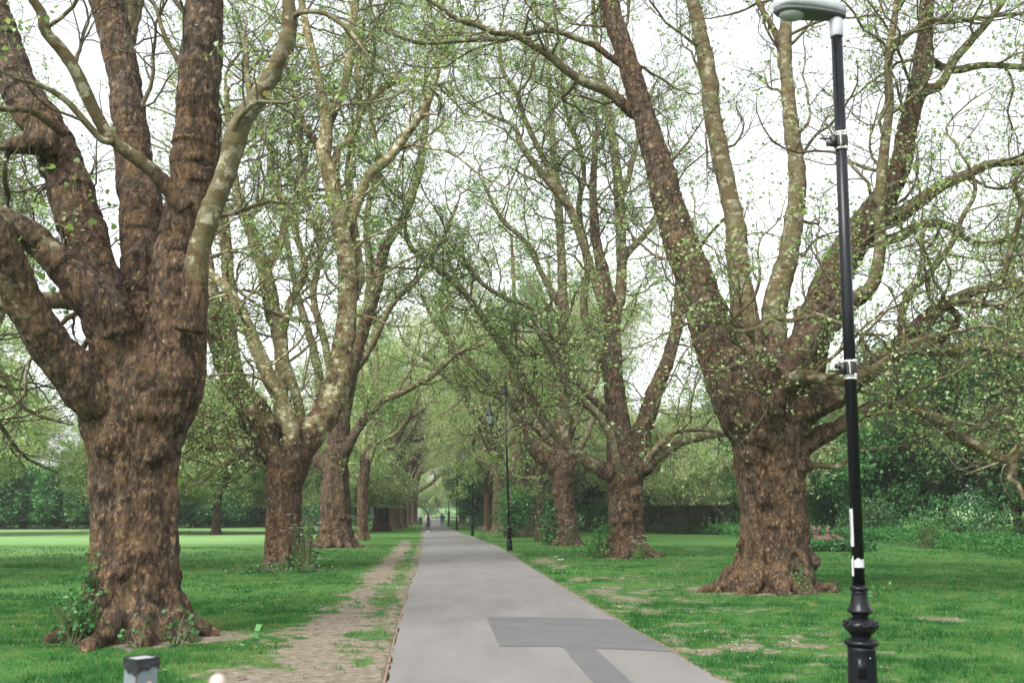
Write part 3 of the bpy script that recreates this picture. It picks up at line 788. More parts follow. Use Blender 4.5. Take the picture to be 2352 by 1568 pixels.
def generic_tree(name, label, cat, group, loc, h=24, tr=.7, th=5.5, nl=6, el=(52, 78), leafm=None, barkm=None, prm=None, limb_len=1.0, sub=3, wig=.12, up=.05, lean=0.0, downl=0.0, sub_el=45, min_z=None):
    leafm = leafm or M_leaf; barkm = barkm or M_bark
    root = thing(name, label, cat, (0, 0, 0), group)
    k = 20; zz = np.concatenate([np.linspace(-.3, 1.2, 9), np.linspace(1.6, th + .4, 10)]); tt = np.arange(k) * 2 * PI / k
    ph = rng.random(3) * 6; V = []
    for z in zz:
        r = tr * (1 - .10 * max(z, 0) / th) * (1 + .50 * math.exp(-max(z + .05, 0) / .38)) * (1 + .05 * np.cos(3 * tt + ph[0] + .3 * z) + .12 * math.exp(-max(z, 0) / .5) * np.cos(8 * tt + ph[1]))
        if z > th: r = r * .6
        V.append(np.stack([lean * z + r * np.cos(tt), r * np.sin(tt), np.full(k, z)], -1))
    V = np.concatenate(V); nr = nrm(V - np.stack([lean * V[:, 2], 0 * V[:, 2], V[:, 2]], -1))
    V = V + nr * (tr * (.14 * fbm(V * [2.2, 2.2, 1.2] / max(tr, .3) * .6 + ph[0], 3) + .05 * fbm(V * 6, 2)))[:, None]
    g = Geo(); i = np.arange(len(zz) - 1)[:, None] * k; j = np.arange(k)[None, :]; jn = (j + 1) % k
    g.add(V, [np.stack([i + j, i + jn, i + k + jn, i + k + j], -1).reshape(-1, 4), (np.arange(k) + (len(zz) - 1) * k)[None, :]], 0, 0.0)
    g.build('trunk', barkm, root)
    curves = []
    for a in range(nl):
        az = a * 2 * PI / nl + rng.normal() * .25; e = math.radians(el[0] + (el[1] - el[0]) * rng.random())
        st = np.array([[lean * th, 0, th * (.80 + .2 * rng.random())]]) ; dv = np.array([[math.cos(az) * math.cos(e), math.sin(az) * math.cos(e), math.sin(e)]])
        ln = (h - th) * limb_len * (.75 + .35 * rng.random())
        r0 = tr * (.40 + .2 * rng.random())
        W, R = grow(st, dv, ln, r0, 14, wig, up, .12, .05, downl)
        gl = Geo(); q, qr = resample(W[0], R[0], .45); tubes(gl, q, qr, 9, 0, np.linspace(.1, 1.0, len(q))[None, :])
        curves.append((q, qr, .28, 1))
        if sub:
            p, d, r, t = sprout(W, R, sub, .18, .8, sub_el, .62, .03, .3)
            W2, R2 = grow(p, d, ln * .62 * (1.15 - t), r, 10, wig * 1.3, up, .15, .06, downl)
            tubes(gl, W2, R2, 7, 0, .85)
            for x, y in zip(W2, R2): curves.append((x, y, .15, 1))
        gl.build('limb', barkm, root)
    gb, gf = Geo(), Geo()
    spray(curves, prm, gb, gf, cullable=False, base_z=min_z)
    gb.build('branchwork', [barkm, M_twig], root); gf.build('foliage', leafm, root)
    root.location = loc
    return root

def place(proto, first, x, y, label, rz=0, s=1.0, group=None, z=0.0):
    o = proto if first else copy_tree(proto)
    o.location = (x, y, z if z else float(gz(x, y))); o.rotation_euler = (0, 0, rz); o.scale = (s, s, s * (0.94 + .12 * random.random()))
    o['label'] = label
    if group: o['group'] = group
    return o

def leaf_cloud(g, c, r, n, size, mat_=0, shell=.55, up=.6, lump=.5, tmpl=LEAF4, zmin=.03, per=10, droop=.4, tint0=0.0):
    """sprigs of leaves spread through a lumpy ellipsoid"""
    ns = max(1, n // per)
    d = nrm(rng.normal(size=(ns, 3))); rad = (shell + (1 - shell) * rng.random(ns)) * (1 + lump * fbm(d * 2.2 + np.asarray(c) * .37, 3))
    sc = np.asarray(c) + d * rad[:, None] * np.asarray(r)
    if (sc[:, 2] > zmin).sum() < 3: sc[:, 2] = np.maximum(sc[:, 2], zmin + .02)      # always leaves something standing
    sc = sc[sc[:, 2] > zmin]
    ns = len(sc)
    if ns == 0: return sc
    spread = size * 1.5
    pos = (sc[:, None, :] + rng.normal(size=(ns, per, 3)) * spread * [1, 1, .6]).reshape(-1, 3)
    pos[:, 2] = np.maximum(pos[:, 2], zmin)
    tint = np.clip(np.repeat(.42 + .55 * fbm(sc * 1.1 / max(np.mean(r), .3) * 2, 2), per) + .2 * rng.normal(size=ns * per) + tint0, 0, 1)
    leaves(g, pos, size * (.6 + .8 * rng.random(len(pos))), tmpl, mat_, up, tint, droop=droop)
    return sc

def shrub(name, label, cat, x, y, r, n, size, leafm, group=None, lobes=5, z0=None, stems=10, up=.6):
    root = thing(name, label, cat, (x, y, float(gz(x, y))), group); b = np.array([x, y, float(gz(x, y))])
    g, gs = Geo(), Geo(); r = np.asarray(r, float); tips = []
    for k in range(lobes):
        if lobes == 1: c = b + [0, 0, r[2] * .5]; rr = r * [1, 1, .6]
        else:
            c = b + rng.normal(size=3) * r * [.42, .42, 0] + [0, 0, r[2] * (.22 + .5 * rng.random())]; rr = r * (.42 + .25 * rng.random())
        s = leaf_cloud(g, c, rr, n // lobes, size, up=up, zmin=b[2] + .03)
        if len(s): tips.append(s[rng.integers(0, len(s), min(stems, len(s)))])
    tips = np.concatenate(tips); m = len(tips)
    st = b + rng.normal(size=(m, 3)) * r * [.12, .12, 0]; mid = (st + tips) / 2 + rng.normal(size=(m, 3)) * r * .06 + [0, 0, .12 * r[2]]
    tubes(gs, np.stack([st, mid, tips], 1), np.array([[.02, .014, .005]]) * (.5 + r[2] * .3) * np.ones((m, 1)), 4)
    gs.build('stem', M_stem if size < .12 else M_twig, root); g.build('foliage', leafm, root)
    return root

# ================================================================= FURNITURE
def lamp_base(g, k=24):
    lathe(g, [(.13, -.25), (.13, .36), (.122, .37)], k=k)
    lathe(g, [(.122, .365), (.145, .40), (.140, .44), (.112, .47), (.106, .50)], k=k)
    lathe(g, [(.106, .49), (.098, .86), (.100, .90)], k=k)
    lathe(g, [(.098, .895), (.085, .93), (.118, .97), (.132, 1.01), (.120, 1.06), (.085, 1.10), (.072, 1.13)], k=k)
    lathe(g, [(.072, 1.125), (.092, 1.15), (.070, 1.19), (.058, 1.30), (.074, 1.33), (.070, 1.36), (.046, 1.38)], k=k)

def heritage_lamp():
    root = thing('path_lamp', 'x', 'lamp post', (0, 0, 0), 'old style lamp posts along the path')
    g = Geo(); lamp_base(g); g.build('base', M_black, root)
    g = Geo(); lathe(g, [(.046, 1.37), (.045, 4.2), (.042, 7.02)], k=16)
    for z in (2.95, 4.9): lathe(g, [(.046, z - .07), (.062, z - .06), (.062, z - .02), (.05, z), (.062, z + .02), (.062, z + .06), (.046, z + .07)], k=16)
    g.build('pole', M_black, root)
    g = Geo(); box(g, (-.0463, -.006, 2.0), (.004, .05, .42)); g.build('sticker', M_white, root, smooth=False)
    g = Geo(); lathe(g, [(.10, 7.02), (.135, 7.05), (.150, 7.36), (.150, 7.385), (.06, 7.40)], k=16); box(g, (0, 0, 7.0), (.13, .13, .04)); g.build('cap', M_black_rough, root)
    g = Geo(); lathe(g, [(.055, 7.39), (.075, 7.43), (.05, 7.47), (.022, 7.50), (.05, 7.54), (.022, 7.58), (.012, 7.64), (.002, 7.80)], k=12); g.build('finial', M_black, root)
    g = Geo(); tubes(g, np.array([[.02, 0, 6.72], [-.4, 0, 6.72], [-.80, 0, 6.72]]), np.full(3, .017), 8, caps=True)
    tubes(g, np.array([[-.03, 0, 6.5], [-.16, 0, 6.62], [-.30, 0, 6.70]]), np.full(3, .010), 6, caps=True)
    lathe(g, [(.02, 6.66), (.032, 6.70), (.03, 6.75), (.012, 6.79), (.02, 6.82), (.003, 6.88)], (-.74, 0, 0), 10); g.build('arm', M_black, root)
    g = Geo(); c = (-.74, 0, 0)
    lathe(g, [(.018, 6.68), (.05, 6.62), (.03, 6.57), (.085, 6.50), (.10, 6.44), (.12, 6.40), (.225, 6.28), (.225, 6.25), (.20, 6.24)], c, 6)
    lathe(g, [(.100, 5.86), (.10, 5.83), (.05, 5.80), (.02, 5.77)], c, 6)
    for a in range(6):
        t = a * PI / 3; tubes(g, np.array([[c[0] + .205 * math.cos(t), .205 * math.sin(t), 6.25], [c[0] + .10 * math.cos(t), .10 * math.sin(t), 5.85]]), np.full(2, .010), 5, caps=True)
    lan = g.build('lantern', M_black, root)
    g = Geo(); lathe(g, [(.094, 5.86), (.196, 6.245)], c, 6, caps=False); g.build('glass', M_glass, lan)
    return root

def near_lamp():
    d = 9.0
    T_ = P(1921.5, 80, d); B_ = P(1982, 1568, d); tilt = (T_[0] - B_[0]) / (T_[2] - B_[2])
    x0 = B_[0] - tilt * B_[2]
    root = thing('street_lamp', 'tall black lamp post with a pale grey head, close to the camera beside the path', 'lamp post', (x0, d, 0))
    root.rotation_euler = (0, math.atan(tilt), 0); O = np.zeros(3)
    zV = lambda v: P(1970, v, d)[2]
    pr = []
    for y, hw in ((1568, 116), (1420, 113), (1300, 109), (1268, 112)):
        v = 1119.7 + y / 3.496; pr.append((RP(hw / 3.496, v, d), zV(v)))
    g = Geo(); lathe(g, [(.150, -.3), (.150, .02), (.142, .05), (.136, .09)] + [(pr[0][0] * 1.03, .10)] + pr, k=8 * 5, lobes=8, lobe_amp=.012)
    box(g, (-.045, -.124, zV(1530)), (.075, .006, .17)); 
    ped = g.build('pedestal', M_black, root, origin=O)
    g = Geo(); zc = zV(1119.7 + 1350 / 3.496)
    lathe(g, [(.006, -.004), (.006, .004)], (0.028, -.127, zc), 10); g.build('bolt', M_galv, ped, origin=O)
    def coll(rows, name, lob=0, amp=0.0, k=32):
        g = Geo(); lathe(g, [(RP(hw / 3.496, 1119.7 + y / 3.496, d), zV(1119.7 + y / 3.496)) for y, hw in rows], k=k, lobes=lob, lobe_amp=amp); return g
    coll([(1268, 112), (1258, 130), (1246, 137), (1234, 136), (1222, 124), (1214, 100), (1204, 84), (1196, 78)], '').build('ring_moulding', M_black, root, origin=O)
    g = coll([(1198, 76), (1186, 76), (1168, 92), (1150, 110), (1135, 124), (1120, 132), (1104, 134), (1090, 132), (1076, 122), (1062, 106), (1052, 88), (1044, 74)], '', 14, .02, 56)
    for a in range(10):     # leaf bosses on the bulb
        t = a * PI / 5; r = RP(131 / 3.496, 1430, d); z = zV(1119.7 + 1092 / 3.496)
        ellipsoid(g, (r * math.cos(t), r * math.sin(t), z), (.017, .017, .018), 8, 6); ellipsoid(g, (r * .96 * math.cos(t + .3), r * .96 * math.sin(t + .3), z + .02), (.012, .012, .012), 8, 6)
    g.build('leaf_bulb', M_black, root, origin=O)
    coll([(1046, 62), (1030, 60), (1012, 66), (1000, 94), (990, 103), (982, 101), (960, 88), (935, 76), (905, 68), (870, 62), (840, 60), (826, 62)], '').build('bell', M_black, root, origin=O)
    coll([(828, 62), (818, 72), (808, 76), (798, 74), (790, 62), (782, 52), (778, 46)], '').build('neck_ring', M_black, root, origin=O)
    rp = .0535; ztop = zV(80)
    g = Geo(); lathe(g, [(rp, zV(1345)), (rp * .98, ztop)], k=24); g.build('pole', M_black, root, origin=O)
    # bracket clamps with steel bands
    for v0, flip in ((326, 1), (848, -1)):
        zc = zV(v0); g = Geo(); hh = .055
        lathe(g, [(rp + .010, zc - hh), (rp + .012, zc - hh + .01), (rp + .012, zc + hh - .01), (rp + .010, zc + hh)], k=20)
        box(g, (-.075, -.015, zc + .004), (.05, .06, .10)); box(g, (-.105, -.02, zc - .026 * flip), (.075, .045, .042))
        br = g.build('bracket', M_black_rough, root, origin=O)
        g = Geo(); zz = zc + .022 * flip
        q = np.array([[-.06 - .0075 * i, -.02, zz + .0] for i in range(21)]); tubes(g, q, np.array([.0125 if i % 2 else .0095 for i in range(20)] + [.004]), 8, caps=True); g.build('threaded_rod', M_black_rough, br, origin=O)
        for z_, n in ((zc + .072, 2 if flip > 0 else 1), (zc - .072, 1 if flip > 0 else 2)):
            for b in range(n):
                g = Geo(); zb = z_ + (b - .5 * (n - 1)) * .026
                lathe(g, [(rp + .003, zb - .010), (rp + .0055, zb - .009), (rp + .0055, zb + .009), (rp + .003, zb + .010)], k=24)
                box(g, (.028, -.055, zb), (.024, .016, .030)); g.build('steel_band', M_galv, root, origin=O)
        g = Geo(); tubes(g, np.array([[-.024, -.061, zc - .07], [-.022, -.0665, zc - .03], [-.024, -.0665, zc + .03], [-.03, -.060, zc + .07]]), np.full(4, .006), 6, caps=True); g.build('clip', M_galv, br, origin=O)
    # label wrapped round the left of the pole, and torn remains of another
    ax = math.atan2(x0, d)
    def patch(a0, a1, z0, z1, r, n=10, rag=0.0):
        g = Geo(); a = np.radians(np.linspace(a0, a1, n)); m = 8; V = []
        for k in range(m):
            t = k / (m - 1)
            for q, aa in enumerate(a):
                nx, ny = -math.sin(ax + 0) * math.cos(aa) + math.cos(ax) * math.sin(aa), -math.cos(ax) * math.cos(aa) - math.sin(ax) * math.sin(aa)
                zt = z0 + (z1 - z0) * t + (rag * rng.random() if k == m - 1 else 0)
                V.append([r * nx, r * ny, zt])
        i = np.arange(m - 1)[:, None] * n; j = np.arange(n - 1)[None, :]
        g.add(np.array(V), np.stack([i + j, i + j + 1, i + n + j + 1, i + n + j], -1).reshape(-1, 4)); return g
    za, zb = zV(1254), zV(1168)
    st = patch(-112, -29, za, zb, rp + .0022).build('label_strip', M_white, root, origin=O)
    g = patch(-33.5, -32, za + .004, zb - .004, rp + .0032, 3); g.build('border_line', M_ink, st, origin=O)
    for i, chx in enumerate('L3200E'):
        cu = bpy.data.curves.new('c', 'FONT'); cu.body = chx; cu.size = .046; cu.align_x = 'CENTER'; cu.align_y = 'CENTER'
        to = bpy.data.objects.new('c', cu); COL.objects.link(to)
        me = bpy.data.meshes.new_from_object(to.evaluated_get(bpy.context.evaluated_depsgraph_get())); bpy.data.objects.remove(to); bpy.data.curves.remove(cu)
        me.name = 'digit'; me.materials.clear(); me.materials.append(M_ink)
        o = bpy.data.objects.new('digit', me); COL.objects.link(o); o.parent = st
        aa = math.radians(-58); nx, ny = -math.sin(ax) * math.cos(aa) + math.cos(ax) * math.sin(aa), -math.cos(ax) * math.cos(aa) - math.sin(ax) * math.sin(aa)
        o.location = ((rp + .0062) * nx, (rp + .0062) * ny, zb - .048 - .0385 * i)
        o.rotation_euler = (PI / 2, 0, math.atan2(nx, -ny)); o.scale = (.85, .8, 1)
    patch(-34, 66, zV(1302), zV(1286), rp + .0022, 14, .022).build('torn_tape', M_white, root, origin=O)
    patch(-112, -42, zV(1322), zV(1283), rp + .0022, 8, .05).build('torn_tape', M_white, root, origin=O)
    # top spigot and head
    g = Geo(); lathe(g, [(rp + .006, zV(86)), (rp + .009, zV(84)), (rp + .009, zV(47)), (rp * .95, zV(45)), (rp * .72, zV(43)), (rp * .7, zV(22))], k=24); g.build('spigot', M_grey_paint, root, origin=O)
    zh = zV(40)
    def shell(zlo, zhi, n, w, dome):
        xs = np.linspace(0, 1, 15); V = []
        for t in xs:
            X = .085 - .68 * t
            wd = w * (.55 + .45 * math.sin(min(1, t * 1.5) * PI / 2)) * math.sqrt(max(0.02, 1 - max(0, (t - .72) / .285) ** 2.2)) * (1 - .35 * max(0, .12 - t) / .12)
            zl = zlo(t); zt = zhi(t)
            for k in range(n):
                a = k * 2 * PI / n; c, s_ = math.cos(a), math.sin(a)
                V.append([X, wd * c, (zl + zt) / 2 + (zt - zl) / 2 * (abs(s_) ** dome) * (1 if s_ > 0 else -1)])
        return np.array(V), xs
    def skin(g, V, m, n):
        i = np.arange(m - 1)[:, None] * n; j = np.arange(n)[None, :]; jn = (j + 1) % n
        g.add(V, [np.stack([i + j, i + k_ if False else i + n + j, i + n + jn, i + jn], -1).reshape(-1, 4), np.arange(n)[None, :], ((m - 1) * n + np.arange(n))[None, ::-1]])
    g = Geo(); V, xs = shell(lambda t: zh + .015 + .055 * t, lambda t: zh + .125 + .05 * math.sin(t * 2.6), 24, .135, .55); skin(g, V, 15, 24)
    hd = g.build('lamp_head', M_grey_paint, root, origin=O)
    g = Geo(); V, xs = shell(lambda t: zh - .012 + .04 * t, lambda t: zh + .03 + .055 * t, 20, .122, .45); skin(g, V, 15, 20); g.build('underside', M_grey_dark, hd, origin=O)
    g = Geo(); ellipsoid(g, (-.43, 0, zh + .02), (.125, .092, .062), 20, 14); g.build('glass_bowl', M_glass, hd, origin=O)
    return root

def litter_post():
    # grey square post, corner towards the camera, top wrapped in black film
    d = 4.6; c = P(325, 1520, d); zt = P(325, 1516, d)[2]; w = RP(37, 1520, d) * 2 / math.sqrt(2)
    root = thing('grey_post', 'square grey post at the bottom left, its top wrapped in black plastic film', 'post', (c[0], d, 0))
    O = np.zeros(3); a = PI / 4 + .10
    g = Geo(); box(g, (0, 0, zt / 2 - .1), (w, w, zt + .2), rz=a); g.build('body', M_steel, root, origin=O, smooth=False)
    g = Geo(); box(g, (0, 0, zt + .006), (w * 1.01, w * 1.01, .012), rz=a); g.build('top_plate', M_grey_paint, root, origin=O, smooth=False)
    g = Geo(); n = 48; V = []
    for k in range(7):
        t = k / 6
        for i in range(n):
            s = i / n * 4; e = int(s); f = s - e; hw = w * .5 + .005
            co = [(-hw, -hw), (hw, -hw), (hw, hw), (-hw, hw)]; p0, p1 = co[e], co[(e + 1) % 4]
            x, y = p0[0] + (p1[0] - p0[0]) * f, p0[1] + (p1[1] - p0[1]) * f
            an = math.atan2(y, x); low = .040 + .012 * math.sin(an * 2 + .7) + .006 * math.sin(an * 7)
            z = zt + .016 - (low + .016) * t; r = 1 + .03 * vnoise(np.array([[x * 30, y * 30, z * 60]]))[0]
            V.append([(x * r * math.cos(a) - y * r * math.sin(a)), (x * r * math.sin(a) + y * r * math.cos(a)), z])
    i = np.arange(6)[:, None] * n; j = np.arange(n)[None, :]; jn = (j + 1) % n
    g.add(np.array(V), np.stack([i + j, i + n + j, i + n + jn, i + jn], -1).reshape(-1, 4)); g.build('film_wrap', M_tape, root, origin=O)
    g = Geo(); q = w / math.sqrt(2); dv = np.array([math.sin(.10) * q, -math.cos(.10) * q]); tubes(g, np.array([[dv[0], dv[1] - .001, .02], [dv[0], dv[1] - .001, zt - .045]]), np.full(2, .0035), 6, caps=True); g.build('corner_trim', M_black_rough, root, origin=O)
    g = Geo()
    for z, s in ((zt - .095, .016), (zt - .135, .020)):
        e = np.array([math.cos(a - PI / 2 + PI / 2), math.sin(a)]) ; n_ = np.array([math.sin(a), -math.cos(a)]); p = n_ * (w / 2 + .0015) + e * .012
        box(g, (p[0], p[1], z), (s, .002, .022), rz=a)
    g.build('sticker_remnant', M_pink, root, origin=O, smooth=False)
    d = 2.2; c = P(501, 1548, d)
    root = thing('stake', 'pale pinkish rounded top of a thin stake, out of focus at the bottom edge', 'stake', (c[0], d, 0))
    g = Geo(); lathe(g, [(.017, -.2), (.017, c[2] - .03), (.0165, c[2] - .014), (.012, c[2] - .004), (.004, c[2])], k=14); g.build('shaft', M_pink, root, origin=O)
    g = Geo(); lathe(g, [(.0185, c[2] - .085), (.0185, c[2] - .055)], k=14); g.build('collar', M_grey_paint, root, origin=O)

# ----------------------------------------------------------------- people
def limbs_(g, pts, rad, k=10): tubes(g, *(x[None] for x in resample(pts, rad, .05)), k, caps=True)

def hand_(g, w, e):
    d = nrm(np.array(w) - np.array(e)); side = nrm(np.cross(d, [0, 1, 0.2])); fr = np.cross(side, d)
    palm = np.array(w) + d * .045; ellipsoid(g, palm, (.018, .036, .048), 8, 7)
    for i, (o, l) in enumerate(((-.028, .062), (-.010, .072), (.010, .068), (.027, .052))):
        p = palm + d * .034 + fr * o; q = p + d * l * .5 + side * .008; tubes(g, np.array([p, q, q + d * l * .45 + side * .022]), np.array([.0095, .009, .007]), 6, caps=True)
    p = palm - d * .01 - fr * .034; tubes(g, np.array([p, p - fr * .024 + d * .024, p - fr * .026 + d * .05]), np.array([.011, .010, .008]), 6, caps=True)

def skin_part(g, name, m, root, vox=.011, fold=.006):
    V, N, Q = remesh(g, vox, 2)
    if fold: V = V + N * (fold * fbm(V * [9, 9, 14], 2))[:, None]
    gg = Geo(); gg.add(V, Q); return gg.build(name, m, root, origin=np.zeros(3))

def person(label, loc, rz, h, pose, top, legs, shoe, hair, skin, bag=None, group=None):
    root = thing('person', label, 'person', loc, group, rz); s = h / 1.76; A = lambda *p: np.array(p, float)
    J = dict(pel=A(0, 0, .93), chest=A(0, .02, 1.30), neck=A(0, .02, 1.46), head=A(0, .04, 1.63))
    J.update({k: A(*v) for k, v in pose.items()})
    g = Geo()
    limbs_(g, [J['pel'], (J['pel'] + J['chest']) / 2, J['chest'], J['neck'] - [0, 0, .02]], [.135, .12, .14, .07], 14)
    for sd in 'lr':
        limbs_(g, [J['sh' + sd], J['el' + sd], J['wr' + sd]], [.052, .040, .027]); limbs_(g, [J['chest'] + [0, 0, .08], J['sh' + sd]], [.075, .058])
        hand_(g, J['wr' + sd], J['el' + sd])
        limbs_(g, [J['pel'] + [(-.075 if sd == 'l' else .075), 0, -.02], J['kn' + sd], J['an' + sd]], [.095, .058, .038])
        ellipsoid(g, J['an' + sd] + [0, .06, -.045], (.042, .115, .036), 10, 7)
    limbs_(g, [J['neck'] - [0, 0, .04], J['head'] - [0, 0, .06]], [.055, .052])
    hd = J['head']; ellipsoid(g, hd, (.076, .095, .118), 14, 10); ellipsoid(g, hd + [0, .095, -.02], (.014, .022, .022), 8, 6); ellipsoid(g, hd + [0, .055, -.075], (.05, .045, .04), 10, 7)
    for x in (-.078, .078): ellipsoid(g, hd + [x, -.005, -.01], (.012, .022, .034), 8, 6)
    b = skin_part(g, 'body', skin, root, .0095, 0)
    for x in (-.03, .03):
        g = Geo(); ellipsoid(g, hd + [x, .085, .012], (.011, .008, .007), 8, 6); g.build('eye', M_eye, root, origin=np.zeros(3))
    g = Geo()
    limbs_(g, [J['pel'] - [0, 0, .03], (J['pel'] + J['chest']) / 2, J['chest'], J['neck'] - [0, 0, .03]], [.165, .155, .170, .085], 16)
    for sd in 'lr':
        limbs_(g, [J['chest'] + [0, 0, .09], J['sh' + sd], J['el' + sd], J['wr' + sd] * .92 + J['el' + sd] * .08], [.10, .075, .060, .044])
    skin_part(g, 'jacket', top, root, .012, .010)
    g = Geo()
    limbs_(g, [J['pel'] + [0, 0, .04], J['pel'] - [0, 0, .05]], [.145, .15], 14)
    for sd in 'lr':
        e = J['an' + sd] * .9 + J['kn' + sd] * .1 if pose.get('shorts', None) is None else J['kn' + sd]
        limbs_(g, [J['pel'] + [(-.075 if sd == 'l' else .075), 0, -.03], J['kn' + sd], e], [.112, .072, .056])
    skin_part(g, 'trousers', legs, root, .012, .008)
    for sd in 'lr':
        g = Geo(); ellipsoid(g, J['an' + sd] + [0, .055, -.05], (.05, .135, .042), 12, 8); ellipsoid(g, J['an' + sd] + [0, -.01, -.01], (.047, .055, .055), 10, 7)
        skin_part(g, 'shoe', shoe, root, .011, 0)
    g = Geo(); ellipsoid(g, hd + [0, -.018, .045], (.098, .112, .105), 14, 10, rough=.15); skin_part(g, 'hair', hair, root, .012, .014)
    if bag is not None:
        g = Geo(); c = J['chest'] + [0, -.20, -.10]
        for z, w in ((-.17, .13), (-.05, .15), (.08, .145), (.18, .11)): ellipsoid(g, c + [0, 0, z], (w, .10, .12), 14, 9)
        ellipsoid(g, c + [0, -.09, -.09], (.10, .05, .11), 12, 8); bg = skin_part(g, 'backpack', bag, root, .013, .004)
        for x in (-.10, .10):
            g = Geo(); limbs_(g, [c + [x, .06, .22], J['chest'] + [x * 1.1, .02, .22], J['chest'] + [x * 1.25, .20, .06], J['chest'] + [x * 1.3, .10, -.18], c + [x, .05, -.18]], [.02] * 5, 6); g.build('strap', bag, bg, origin=np.zeros(3))
    root.scale = (s, s, s)
    return root

WALK = dict(shl=(-.19, .01, 1.40), shr=(.19, .01, 1.40), ell=(-.26, -.06, 1.13), elr=(.27, -.02, 1.13), wrl=(-.28, .02, .90), wrr=(.26, .12, .93),
            knl=(-.095, .10, .50), knr=(.10, .03, .49), anl=(-.10, .05, .10), anr=(.09, -.16, .13))
RIDE = dict(pel=(0, -.05, 1.0), chest=(0, .22, 1.32), neck=(0, .34, 1.44), head=(0, .43, 1.58), shl=(-.19, .30, 1.38), shr=(.19, .30, 1.38), ell=(-.24, .46, 1.18), elr=(.24, .46, 1.18),
            wrl=(-.24, .62, 1.05), wrr=(.24, .62, 1.05), knl=(-.10, .36, .78), knr=(.10, .30, .62), anl=(-.10, .16, .46), anr=(.10, .12, .22), shorts=(0, 0, 0))

def bicycle(label, loc, rz):
    root = thing('bicycle', label, 'bicycle', loc, None, rz); O = np.zeros(3)
    for y in (-.52, .52):
        a = np.linspace(0, 2 * PI, 25); g = Geo(); tubes(g, np.stack([0 * a, y + .33 * np.cos(a), .35 + .33 * np.sin(a)], -1), np.full(25, .018), 6); w = g.build('wheel', M_black_rough, root, origin=O)
        g = Geo()
        for q in range(10):
            t = q * PI / 5; tubes(g, np.array([[0, y, .35], [0, y + .32 * math.cos(t), .35 + .32 * math.sin(t)]]), np.full(2, .003), 3)
        g.build('spoke_set', M_galv, w, origin=O)
    g = Geo()
    for a, b in (((0, -.52, .35), (0, -.08, .30)), ((0, -.52, .35), (0, -.18, .80)), ((0, -.08, .30), (0, -.2, .86)), ((0, -.08, .30), (0, .38, .72)), ((0, -.17, .76), (0, .36, .80)), ((0, .34, .92), (0, .52, .35))):
        tubes(g, np.array([a, b], float), np.full(2, .018), 7, caps=True)
    g.build('frame', M_black, root, origin=O)
    g = Geo(); tubes(g, np.array([[-.27, .50, 1.02], [-.2, .42, 1.0], [0, .36, .97], [.2, .42, 1.0], [.27, .50, 1.02]]), np.full(5, .014), 7, caps=True); g.build('handlebar', M_black_rough, root, origin=O)
    g = Geo(); ellipsoid(g, (0, -.20, .90), (.07, .13, .035), 12, 8); g.build('saddle', M_black_rough, root, origin=O)

# ----------------------------------------------------------------- the far end
def bar_fence(name, label, pts, h, gap=.13, br=.010, m=None, group=None, post=2.4, spikes=True):
    pts = [np.array(p, float) for p in pts]; root = thing(name, label, 'railing', tuple(np.append(pts[0], gz(*pts[0]))), group); m = m or M_black
    g, gp = Geo(), Geo()
    for a, b in zip(pts[:-1], pts[1:]):
        L = np.linalg.norm(b - a); n = int(L / gap); t = (np.arange(n) + .5) / n; q = a[None] + (b - a)[None] * t[:, None]; z = gz(q[:, 0], q[:, 1])
        B = np.concatenate([q, (z - .05)[:, None]], 1); T = np.concatenate([q, (z + h)[:, None]], 1); S = np.concatenate([q, (z + h + .12)[:, None]], 1)
        tubes(g, np.stack([B, T, S], 1), np.stack([np.full(n, br), np.full(n, br), np.full(n, .002)], 1), 5)
        for zz in (.25, h - .15):
            e = np.stack([np.append(a, gz(*a) + zz), np.append(b, gz(*b) + zz)]); tubes(g, e, np.full(2, .022), 4, caps=True)
        for k in range(int(L / post) + 1):
            q = a + (b - a) * min(1, k * post / L); gq = Geo(); box(gq, (q[0], q[1], gz(*q) + h / 2), (.07, .07, h + .1)); box(gq, (q[0], q[1], gz(*q) + h + .08), (.10, .10, .05)); gq.build('post', m, root, smooth=False)
    g.build('bars', m, root)

def rail_fence(label, pts, h, rails, post, m, group=None, pw=.09, cat='fence'):
    pts = [np.array(p, float) for p in pts]; root = thing('rail_fence', label, cat, tuple(np.append(pts[0], gz(*pts[0]))), group)
    for a, b in zip(pts[:-1], pts[1:]):
        L = np.linalg.norm(b - a)
        for k in range(int(L / post) + 1):
            q = a + (b - a) * min(1, k * post / L); gq = Geo(); box(gq, (q[0], q[1], gz(*q) + h / 2 - .1), (pw, pw, h + .2)); gq.build('post', m, root, smooth=False)
        for zz in rails:
            g = Geo(); e = np.stack([np.append(a, gz(*a) + zz), np.append(b, gz(*b) + zz)]); tubes(g, e, np.full(2, .028), 4, caps=True); g.build('rail', m, root)

def traffic_light(label, x, y, h, faces=1):
    z = float(gz(x, y)); root = thing('traffic_light', label, 'traffic light', (x, y, z), 'traffic lights at the road crossing'); O = np.zeros(3)
    g = Geo(); lathe(g, [(.057, -.1), (.057, h)], k=12); g.build('pole', M_grey_dark, root, origin=O)
    g = Geo(); box(g, (-.02, -.17, h - .5), (.30, .20, 1.0)); box(g, (-.02, -.06, h - .5), (.5, .02, 1.15)); hd = g.build('signal_head', M_black_rough, root, origin=O, smooth=False)
    for k, c in enumerate(((.25, .02, .02), (.25, .13, .02), (.02, .18, .08))):
        g = Geo(); ellipsoid(g, (-.02, -.275, h - .18 - .31 * k), (.10, .03, .10), 12, 8); g.build('lens', plain('lens_%s' % 'rag'[k], c, .25), hd, origin=O)
    g = Geo(); box(g, (0, -.10, 1.1), (.14, .12, .34)); g.build('push_button_box', M_yellow, root, origin=O, smooth=False)
    return root

